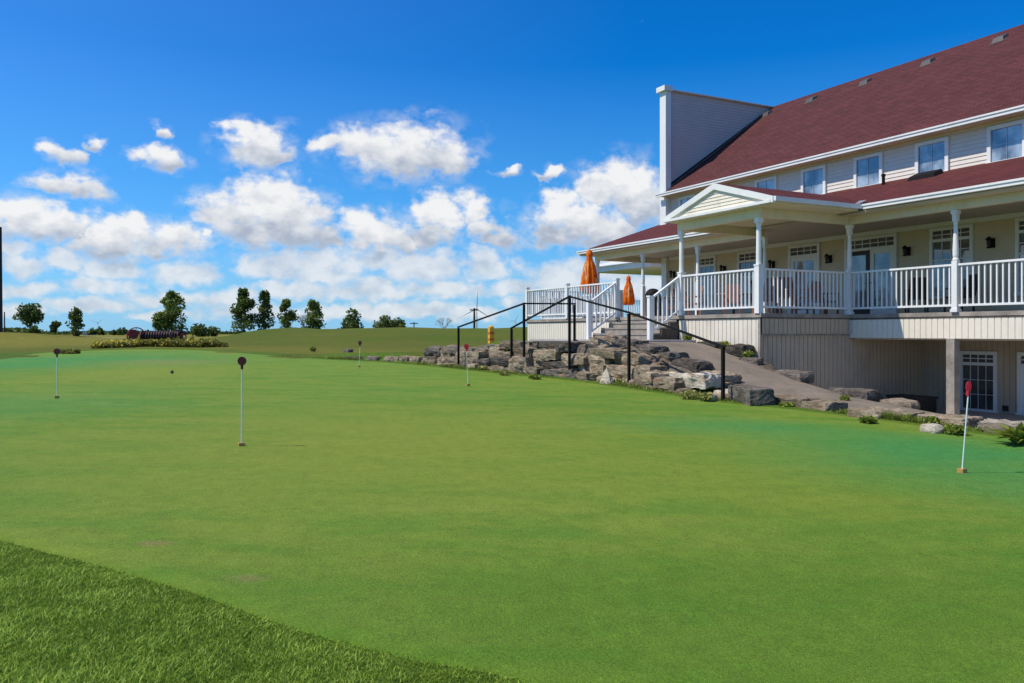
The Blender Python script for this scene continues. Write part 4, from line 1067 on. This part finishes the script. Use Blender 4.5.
bare('thin bare tree between the third and fourth poplars', 303.5, 314, 8, 215)
# far woods
n_ = 9000; Xw = rng.uniform(-620, -290, n_); Yw = 640+rng.normal(size=n_)*8
hw = np.array([3.6+3.0*noise.noise((x*.03, 1.7, 0))+2.2*noise.noise((x*.12, 7.7, 0)) for x in Xw]); hw *= (1-.45*sst(-430, -330, Xw))
s_, t_ = c2w(Xw, Yw); P = np.stack([s_, t_, hgt(s_, t_)+rng.random(n_)**.7*np.clip(hw, .8, 9)], -1)
v, f = leafcloud(P, 1.8); tag(link('woods', npmesh('woods', v, f, LEAF_D, np.repeat(rng.uniform(0,.8,n_), 4))), 'low dark line of far woods on the left horizon', 'woods', kind='stuff')
n_ = 12000; Xw = rng.uniform(-420, 250, n_); Yw = 900+rng.normal(size=n_)*8
hw = np.array([2.6+2.6*noise.noise((x*.03, 4.7, 0))+2.0*noise.noise((x*.1, 2.7, 0)) for x in Xw])
s_, t_ = c2w(Xw, Yw); P = np.stack([s_, t_, hgt(s_, t_)+rng.random(n_)**.7*np.clip(hw, .8, 9)], -1)
v, f = leafcloud(P, 2.2); tag(link('woods', npmesh('woods', v, f, LEAF_D, np.repeat(rng.uniform(0,.8,n_), 4))), 'thin dark line of farther woods behind the mound', 'woods', kind='stuff')
# farmhouse, poles, turbines
p = at(89, 332, 430); z0 = gz(p.x, p.y)
r = thing('farm_building', (p.x,p.y,z0), 'tiny low pale farm building on the left horizon', 'building')
mb = MB(); mb.box(p.x-4,p.x+4,p.y-3,p.y+3,z0,z0+2.0); build(mb, 'wall', FARW, r)
mb = MB(); mb.add([(p.x-4.3,p.y-3.3,z0+2),(p.x+4.3,p.y-3.3,z0+2),(p.x+4.3,p.y,z0+3.1),(p.x-4.3,p.y,z0+3.1),(p.x-4.3,p.y+3.3,z0+2),(p.x+4.3,p.y+3.3,z0+2)], [(0,1,2,3),(3,2,5,4)]); build(mb, 'roof', FARR, r)
def upole(px, ytop, Y, rad, label, arm=True, mat=POLEW, name='utility_pole'):
    p = at(px, ytop, Y); z0 = gz(p.x, p.y)
    r = thing(name, (p.x,p.y,z0), label, 'pole')
    mb = MB(); mb.tube([(p.x,p.y,z0-.5),(p.x,p.y,p.z)], [rad*1.2,rad*.85], 10); build(mb, 'pole', mat, r)
    if arm:
        d = Vector((*c2w(1,0),0)); c = Vector((p.x,p.y,p.z-.4)); w = arm
        mb = MB(); mb.bar(c-d*w, c+d*w, .25, .25); build(mb, 'crossarm', mat, r)
upole(-.6, 227, 100, .30, 'tall dark wooden pole cut by the left edge of the photo', arm=.0)
upole(4.5, 312, 300, .22, 'thin distant utility pole beside the tall left pole', arm=0)
upole(414, 322, 230, .16, 'thin pole between the bushy pair and the bare tree', arm=1.1)
upole(474.3, 308, 170, .22, 'pole with short crossarm behind the mound near the handrail', arm=.9)
def turbine(px, yhub, Y, bl, label, rot):
    p = at(px, yhub, Y); z0 = gz(p.x, p.y)
    r = thing('wind_turbine', (p.x,p.y,z0), label, 'wind turbine')
    mb = MB(); mb.tube([(p.x,p.y,z0),p], [bl*.035,bl*.02], 8); build(mb, 'tower', FARW, r)
    fd = Vector((*c2w(0,-1),0)); rt = Vector((*c2w(1,0),0))
    mb = MB(); mb.bar(p-fd*bl*.06, p+fd*bl*.06, bl*.06, bl*.06); build(mb, 'nacelle', FARW, r)
    for k in range(3):
        a = rot+k*2*math.pi/3; d = rt*math.sin(a)+Vector((0,0,1))*math.cos(a); e = rt*math.cos(a)-Vector((0,0,1))*math.sin(a); c = p+fd*bl*.08
        mb = MB(); mb.add([c-e*bl*.012,c+e*bl*.03,c+d*bl*.3+e*bl*.03,c+d*bl,c+d*bl*.3-e*bl*.015], [(0,1,2,3,4)]); build(mb, 'blade', FARW, r)
turbine(476.8, 309, 900, 22, 'distant wind turbine with one blade straight up behind the mound', .05)
turbine(515, 321, 1500, 16, 'tiny far wind turbine just left of the deck corner', .5)
turbine(98, 323, 1400, 14, 'tiny far wind turbine on the left horizon', .9)
# yellow marker post
p = at(491, 341.5, 31); p.z = gz(p.x, p.y); top = at(491, 325.5, 31).z
r = thing('marker_post', p, 'short yellow marker post with orange bands behind the stone wall', 'post')
w = .09; h = top-p.z
mb = MB(); mb.box(p.x-w,p.x+w,p.y-w,p.y+w,p.z-.05,p.z+h*.93); mb.lathe([(w*1.2,h*.931),(w*.9,h*.98),(w*.3,h)], p, 10); build(mb, 'post_body', YELL, r)
for f_ in (.42, .66):
    mb = MB(); mb.box(p.x-w-.006,p.x+w+.006,p.y-w-.006,p.y+w+.006,p.z+h*f_,p.z+h*(f_+.10)); build(mb, 'band', ORNG, r)

# ---------------------------------------------------------------- antique farm implement and lily bed
YI = 49.5
pc = at(158, 345, YI); g0 = gz(pc.x, pc.y)
r = thing('farm_implement', (pc.x, pc.y, g0), 'antique dark red horse drawn farm implement standing in the flower bed', 'farm implement')
R_ = Vector((*c2w(1,0),0)); Fw = Vector((*c2w(0,1),0)); U = Vector((0,0,1))
def I_(px, py, d=0): 
    k = (px-158)/F*YI; return Vector((pc.x,pc.y,0))+R_*k+Fw*d+U*((HY-py)/F*YI)
mb = MB(); mb.tube([I_(142,337.5), I_(148,337), I_(181,336)], [.34,.35,.32], 14); build(mb, 'drum', MAROON, r)
mb = MB()
for k in range(15):
    x = 143+k*2.6; mb.tube([I_(x,337.2,-.02), I_(x+.7,337.2,-.02)], .40, 16)
build(mb, 'disc_row', MAROON, r)
mb = MB(); mb.box(0,0,0,0,0,0) if False else None
mb.bar(I_(136,333.3), I_(184,332.6),   .2, .13); mb.bar(I_(140,331.8,.3), I_(180,331.8,.3), .3, .12); build(mb, 'frame', MAROON, r)
def wheel(c, rad, ax_, nm, mt):
    w_ = MB(); n = 24; up = U; sd = ax_.cross(up).normalized()
    ring = [c+(sd*math.cos(2*math.pi*k/n)+up*math.sin(2*math.pi*k/n))*rad for k in range(n+1)]
    w_.tube(ring, rad*.075, 6)
    for k in range(8): a = 2*math.pi*k/8; w_.tube([c, c+(sd*math.cos(a)+up*math.sin(a))*rad], rad*.035, 5)
    w_.tube([c-ax_*.1, c+ax_*.1], rad*.14, 8)
    return build(w_, nm, mt, r)
ax1 = (R_*.5+Fw*-.85).normalized()
wheel(I_(140,336.0,-.5), .50, ax1, 'wheel', RUST); wheel(I_(181,337.5,-.4), .44, ax1, 'wheel', MAROON)
mb = MB(); mb.lathe([(.48,.0),(.48,.05)], (0,0,0), 18)
c = I_(139,334.2,-.75); vs = []; n = 20; sd = ax1.cross(U)
vs = [c+(sd*math.cos(2*math.pi*k/n)+U*math.sin(2*math.pi*k/n))*.29 for k in range(n)]
mb = MB(); mb.add(vs+[v+ax1*.05 for v in vs], [tuple(range(n)), tuple(range(2*n-1,n-1,-1))]+[(k,n+k,n+(k+1)%n,(k+1)%n) for k in range(n)]); build(mb, 'end_plate', RUST, r)
mb = MB(); arc = [I_(128,345), I_(128.6,340), I_(130.5,335.5), I_(134,333), I_(139,332.3)]; mb.tube(arc, .075, 6); build(mb, 'drawbar', MAROON, r)
mb = MB(); mb.tube([I_(133,346,-.4), I_(140,344,-.4)], [.3,.28], 10); mb.bar(I_(137,345,-.4), I_(141,338,-.2), .15, .15); build(mb, 'front_roller', MAROON, r)
mb = MB(); mb.bar(I_(181,335), I_(187,333.5), .35, .12); build(mb, 'seat_arm', RUST, r)
mb = MB(); mb.bar(I_(176,338,-.3), I_(170,347,-.3), .10, .10); build(mb, 'strut', RUST, r)
mb = MB(); mb.bar(I_(148,338,-.3), I_(147,347,-.3), .10, .10); build(mb, 'strut', RUST, r)
# lilies: foliage mass plus yellow flowers
n_ = 12000; u = rng.random(n_); pxs = 92+u*135; 
Pl = []; sh = []
for k in range(n_):
    px = pxs[k]; Yb = 44.6+rng.random()*3.4 if px > 133 else 43.6+rng.random()*4.5
    hb = max(.05, (.26+.34*noise.noise((px*.22, Yb*.9, 0))+.12*noise.noise((px*.9, Yb*2, 4))))*(min(1, (px-90)/12) if px < 110 else 1)*(min(1, (229-px)/14))
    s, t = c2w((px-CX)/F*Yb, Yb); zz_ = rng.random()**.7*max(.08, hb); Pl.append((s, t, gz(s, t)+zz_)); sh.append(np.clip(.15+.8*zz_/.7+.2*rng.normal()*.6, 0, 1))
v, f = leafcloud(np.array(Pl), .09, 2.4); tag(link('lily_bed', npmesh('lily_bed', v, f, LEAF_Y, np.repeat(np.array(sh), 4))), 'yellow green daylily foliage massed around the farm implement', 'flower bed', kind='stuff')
n_ = 1100; Pl = []
for k in range(n_):
    px = 93+rng.random()*(120 if rng.random() < .5 else 45); Yb = 43.4+rng.random()*4 if px < 133 else 44.4+rng.random()*2.5
    s, t = c2w((px-CX)/F*Yb, Yb); Pl.append((s, t, gz(s,t)+.12+.30*rng.random()))
v, f = leafcloud(np.array(Pl), .09, 1.2); tag(link('lily_blossoms', npmesh('lily_blossoms', v, f, PETAL, np.repeat(rng.random(n_), 4))), 'many small yellow daylily blossoms above the foliage bed', 'flowers', kind='stuff')
for px, py, Y_, lb in ((394-300+0,0,0,''),)[:0]: pass
p = ground_at(313, 351.5); o = weed(p, .16, .30, 120, WEED, 'shrub', .07); tag(o, 'small green shrub alone on the grass behind the green', 'shrub')
p = ground_at(70, 354); o = weed(p, .4, .22, 420, LEAF_Y, 'weed_plant', .10); tag(o, 'low yellowish weed patch on the grass behind the left flagstick', 'weed')

# ---------------------------------------------------------------- sky, sun, camera
az = math.radians(90-22.8); EL = math.radians(56)
sd = Vector((.34*math.cos(EL), .940*math.cos(EL), math.sin(EL)))
W = bpy.data.worlds.new('World'); SC.world = W; W.use_nodes = True
nt = W.node_tree; nt.nodes.clear()
sky = N(nt, 'ShaderNodeTexSky'); sky.sky_type = 'NISHITA'; sky.sun_disc = False
sky.sun_elevation = EL; sky.sun_rotation = math.atan2(sd.x, sd.y); sky.altitude = 100; sky.air_density = 1.0; sky.dust_density = .3; sky.ozone_density = 2.5
hs = N(nt, 'ShaderNodeHueSaturation'); hs.inputs['Saturation'].default_value = 1.22; hs.inputs['Value'].default_value = 1.0; L(nt, sky.outputs[0], hs.inputs['Color'])
tc = N(nt, 'ShaderNodeTexCoord').outputs['Generated']
sx = N(nt, 'ShaderNodeSeparateXYZ'); L(nt, tc, sx.inputs[0])
xr = M(nt, 'ADD', M(nt, 'MULTIPLY', sx.outputs[0], -SN), M(nt, 'MULTIPLY', sx.outputs[1], -CS))
yf = M(nt, 'ADD', M(nt, 'MULTIPLY', sx.outputs[0], CS), M(nt, 'MULTIPLY', sx.outputs[1], -SN))
azn = M(nt, 'MULTIPLY', M(nt, 'ARCTAN2', xr, yf), 57.2958)       # compass bearing, degrees from the view axis
eln = M(nt, 'MULTIPLY', M(nt, 'ARCSINE', sx.outputs[2]), 57.2958)
cb = N(nt, 'ShaderNodeCombineXYZ'); L(nt, azn, cb.inputs[0]); L(nt, eln, cb.inputs[1]); ae = cb.outputs[0]
# clear polarised-looking summer blue: grade the physical sky per channel
g1 = N(nt, 'ShaderNodeVectorMath', op='MULTIPLY_ADD'); L(nt, hs.outputs[0], g1.inputs[0]); g1.inputs[1].default_value = (.36, .85, 1.49); g1.inputs[2].default_value = (-.70, 0, 0)
g2 = N(nt, 'ShaderNodeVectorMath', op='MAXIMUM'); L(nt, g1.outputs[0], g2.inputs[0]); g2.inputs[1].default_value = (.03, .1, .1)
lf = RAMP(nt, M(nt, 'DIVIDE', M(nt, 'SUBTRACT', 40, azn), 90), [(.35, (0, 0, 0)), (.85, (.45, .45, .6))])
g3 = N(nt, 'ShaderNodeVectorMath', op='ADD'); L(nt, g2.outputs[0], g3.inputs[0]); L(nt, lf, g3.inputs[1]); skyc = g3.outputs[0]
# billowy displacement of the cloud outlines
def N2(vec, scale, detail, rough):
    n = N(nt, 'ShaderNodeTexNoise', noise_dimensions='2D'); L(nt, vec, n.inputs['Vector'])
    n.inputs['Scale'].default_value = scale; n.inputs['Detail'].default_value = detail; n.inputs['Roughness'].default_value = rough; return n
nz = N2(VSCALE(nt, ae, (1, 1.25, 1)), .42, 5, .5)
dv = N(nt, 'ShaderNodeVectorMath', op='SUBTRACT'); L(nt, nz.outputs['Color'], dv.inputs[0]); dv.inputs[1].default_value = (.5,.5,.5)
def disp(a, b):
    dm = N(nt, 'ShaderNodeVectorMath', op='MULTIPLY_ADD'); L(nt, dv.outputs[0], dm.inputs[0]); dm.inputs[1].default_value = (a, b, 0); L(nt, ae, dm.inputs[2]); return dm.outputs[0]
aedB = disp(3.4, 2.3); aedL = disp(3.0, 1.3)
billow = N2(VSCALE(nt, ae, (1, 1.35, 1)), .95, 7, .54).outputs[0]; softb = N2(VSCALE(nt, ae, (1, 1.5, 1)), .62, 3, .5).outputs[0]
def px2(cx, cy, rx, ry):
    a = math.atan((cx-CX)/F); k = math.cos(a)
    return (math.degrees(a), math.degrees(math.atan((HY-cy)/F*k)), math.degrees(rx/F)*k*k, math.degrees(ry/F)*k)
# each cloud: lobes, seen from where the photographer stands, as bearing / height / half sizes
BIG = [[(270,198,40,26),(232,210,34,20),(288,220,44,28),(262,232,48,18),(318,238,22,12)],
       [(408,150,48,27),(366,146,34,18),(326,144,15,9),(440,158,30,18)],
       [(258,146,30,20),(238,132,14,9),(276,158,14,8)],
       [(62,182,32,12),(92,190,20,9)], [(60,152,14,9)], [(86,144,10,7)], [(157,133,8,8)], [(162,159,20,8)],
       [(20,218,52,18),(70,228,46,18),(60,212,20,10)], [(115,240,50,20),(172,240,32,18),(128,226,26,12),(204,236,12,8)],
       [(372,228,34,17),(398,242,36,14)], [(438,214,26,17),(428,236,36,13)], [(470,206,18,12),(486,226,16,14),(500,240,16,9)],
       [(580,222,50,22),(560,206,20,15),(548,236,26,10),(612,234,36,14)], [(618,182,38,22),(640,200,30,24),(596,190,24,14)],
       [(512,172,12,2.5)], [(553,174,6,6)]]
LOW = [(20,264,30,13),(8,246,24,10),(72,262,28,11),(112,268,36,12),(182,274,36,13),(320,266,54,20),(268,266,30,14),(420,268,44,18),(378,258,34,13),(488,264,28,17),(22,290,34,9),(100,287,40,10),
       (172,300,50,9),(232,296,30,9),(300,290,46,11),(372,290,46,12),(446,290,46,11),(562,278,44,17),(612,268,30,14),(514,288,26,9),(250,312,60,7),(90,306,44,7),(400,310,70,9),(545,302,46,9),(20,312,34,6),(160,316,36,5),(470,314,40,7),(645,285,30,14),(330,312,40,7)]
def lobe(aed, c):
    a0, e0, ra, re = px2(*c)
    v = N(nt, 'ShaderNodeVectorMath', op='MULTIPLY_ADD'); L(nt, aed, v.inputs[0]); v.inputs[1].default_value = (1/ra, 1/re, 0); v.inputs[2].default_value = (-a0/ra, -e0/re, 0)
    l = N(nt, 'ShaderNodeVectorMath', op='LENGTH'); L(nt, v.outputs[0], l.inputs[0]); return l.outputs['Value']
dB = None; sB = None
for cl in BIG:
    m = None
    for c in cl:
        l = lobe(aedB, c); m = l if m is None else M(nt, 'SMOOTH_MIN', m, l, .25)
    d = M(nt, 'SUBTRACT', 1.36, m)
    e0 = [px2(*c)[1] for c in cl]; h = [px2(*c)[3] for c in cl]
    lo = min(a-b for a, b in zip(e0, h)); hi = max(a+b for a, b in zip(e0, h))
    y = M(nt, 'MULTIPLY_ADD', eln, 2/(hi-lo), -(hi+lo)/(hi-lo))
    # the deeper cloud in this direction decides the height used for its shade
    if dB is None: dB, sB = d, y
    else:
        g = M(nt, 'GREATER_THAN', d, dB)
        n_ = N(nt, 'ShaderNodeMix', data_type='FLOAT'); L(nt, g, n_.inputs[0]); L(nt, sB, n_.inputs[2]); L(nt, y, n_.inputs[3]); sB = n_.outputs[0]
        dB = M(nt, 'MAXIMUM', dB, d)
dL = None
for c in LOW:
    l = lobe(aedL, c); dL = l if dL is None else M(nt, 'MINIMUM', dL, l)
dL = M(nt, 'SUBTRACT', 1.42, dL)
# the rest of the sky gets scattered fair-weather clouds
billG = N2(VSCALE(nt, ae, (.055, .11, 1)), 1.0, 5, .55).outputs[0]
gen = M(nt, 'SUBTRACT', M(nt, 'MULTIPLY', billG, 2.4), 1.30)
gen = M(nt, 'MULTIPLY', gen, RAMP(nt, M(nt, 'DIVIDE', M(nt, 'ABSOLUTE', azn), 180), [(.23, 0.), (.29, 1.)]))
gen = M(nt, 'MULTIPLY', gen, RAMP(nt, M(nt, 'DIVIDE', eln, 90), [(.0, .6), (.05, 1.), (.6, .6), (.9, 0.)]))
def dens(d, lo, hi, ns):
    k = M(nt, 'ADD', d, M(nt, 'MULTIPLY', M(nt, 'SUBTRACT', billow, .5), ns))
    n_ = N(nt, 'ShaderNodeMapRange', interpolation_type='SMOOTHSTEP'); L(nt, k, n_.inputs[0]); n_.inputs[1].default_value = lo; n_.inputs[2].default_value = hi; return n_.outputs[0]
aB0 = dens(dB, -.04, .86, 1.2); veil = M(nt, 'MULTIPLY', M(nt, 'MULTIPLY', M(nt, 'MAXIMUM', M(nt, 'ADD', dB, .42), 0), .55), RAMP(nt, softb, [(.42, 0.), (.70, 1.)]), clamp=True); aB = M(nt, 'MAXIMUM', aB0, veil); aL = M(nt, 'MULTIPLY', dens(dL, .02, .95, 1.3), .86); aG = dens(gen, .12, .35, .5)
bl = M(nt, 'ADD', M(nt, 'MULTIPLY', M(nt, 'SUBTRACT', softb, .5), 1.0), M(nt, 'MULTIPLY', M(nt, 'SUBTRACT', billow, .5), .45))
def shadecol(k, hi, lo): return RAMP(nt, k, [(.0, lo), (.36, tuple(a*.55+b*.45 for a, b in zip(hi, lo))), (.72, hi)])
cB = shadecol(M(nt, 'ADD', M(nt, 'MULTIPLY_ADD', sB, .62, .52), bl), (.97, .97, .97), (.45, .51, .62))
cL = shadecol(M(nt, 'ADD', M(nt, 'MULTIPLY', M(nt, 'SUBTRACT', nz.outputs[0], .5), 1.2), M(nt, 'ADD', .50, bl)), (.90, .915, .93), (.48, .56, .68))
haze = RAMP(nt, M(nt, 'DIVIDE', eln, 30), [(.0, .72), (.22, .24), (.6, 0.)])
up = RAMP(nt, M(nt, 'MULTIPLY', sx.outputs[2], 20), [(.0, 0.), (.2, 1.)])
skyh = MIX(nt, haze, skyc, (3.4, 6.2, 9.3))
def scl(c): n_ = N(nt, 'ShaderNodeVectorMath', op='SCALE'); L(nt, c, n_.inputs[0]); n_.inputs['Scale'].default_value = 9.4; return n_.outputs[0]
cc = MIX(nt, aL, (.8,.82,.85), cL); cc = MIX(nt, aB, cc, cB)
al = M(nt, 'MULTIPLY', M(nt, 'MULTIPLY', M(nt, 'MAXIMUM', aB, aL), up), .97)
bgC = N(nt, 'ShaderNodeBackground'); bgC.inputs[1].default_value = .10; L(nt, MIX(nt, al, skyh, scl(cc)), bgC.inputs[0])
bgS = N(nt, 'ShaderNodeBackground'); bgS.inputs[1].default_value = .10; L(nt, MIX(nt, M(nt, 'MULTIPLY', M(nt, 'MULTIPLY', aG, up), .85), skyh, scl(RAMP(nt, billG, [(.3, (.62, .67, .74)), (.6, (.92, .925, .93))]))), bgS.inputs[0])
win = M(nt, 'MULTIPLY', M(nt, 'MULTIPLY', M(nt, 'GREATER_THAN', azn, -40), M(nt, 'LESS_THAN', azn, 22)), M(nt, 'MULTIPLY', M(nt, 'GREATER_THAN', eln, .05), M(nt, 'LESS_THAN', eln, 18.6)))
mxs = N(nt, 'ShaderNodeMixShader'); L(nt, win, mxs.inputs[0]); L(nt, bgS.outputs[0], mxs.inputs[1]); L(nt, bgC.outputs[0], mxs.inputs[2])
ow = N(nt, 'ShaderNodeOutputWorld'); L(nt, mxs.outputs[0], ow.inputs[0])
W.cycles.sampling_method = 'MANUAL'; W.cycles.sample_map_resolution = 256

sl_ = bpy.data.lights.new('sun', 'SUN'); sl_.energy = 4.9; sl_.angle = math.radians(.5); sl_.color = (1, .92, .78)
so = bpy.data.objects.new('sun', sl_); COL.objects.link(so); so.location = (0, 20, 30); so.rotation_euler = sd.to_track_quat('Z', 'Y').to_euler()
cam = bpy.data.cameras.new('camera'); cam.sensor_width = 36; cam.lens = F*36/1024; cam.shift_y = -9.5/1024; cam.clip_start = .05; cam.clip_end = 12000
co = bpy.data.objects.new('camera', cam); COL.objects.link(co); co.location = (0,0,0)
co.rotation_euler = (math.pi/2, 0, math.atan2(-CS, -SN)); SC.camera = co
SC.view_settings.view_transform = 'Standard'; SC.view_settings.look = 'None'; SC.view_settings.exposure = 0; SC.view_settings.gamma = 1
SC.cycles.max_bounces = 4; SC.cycles.use_denoising = True
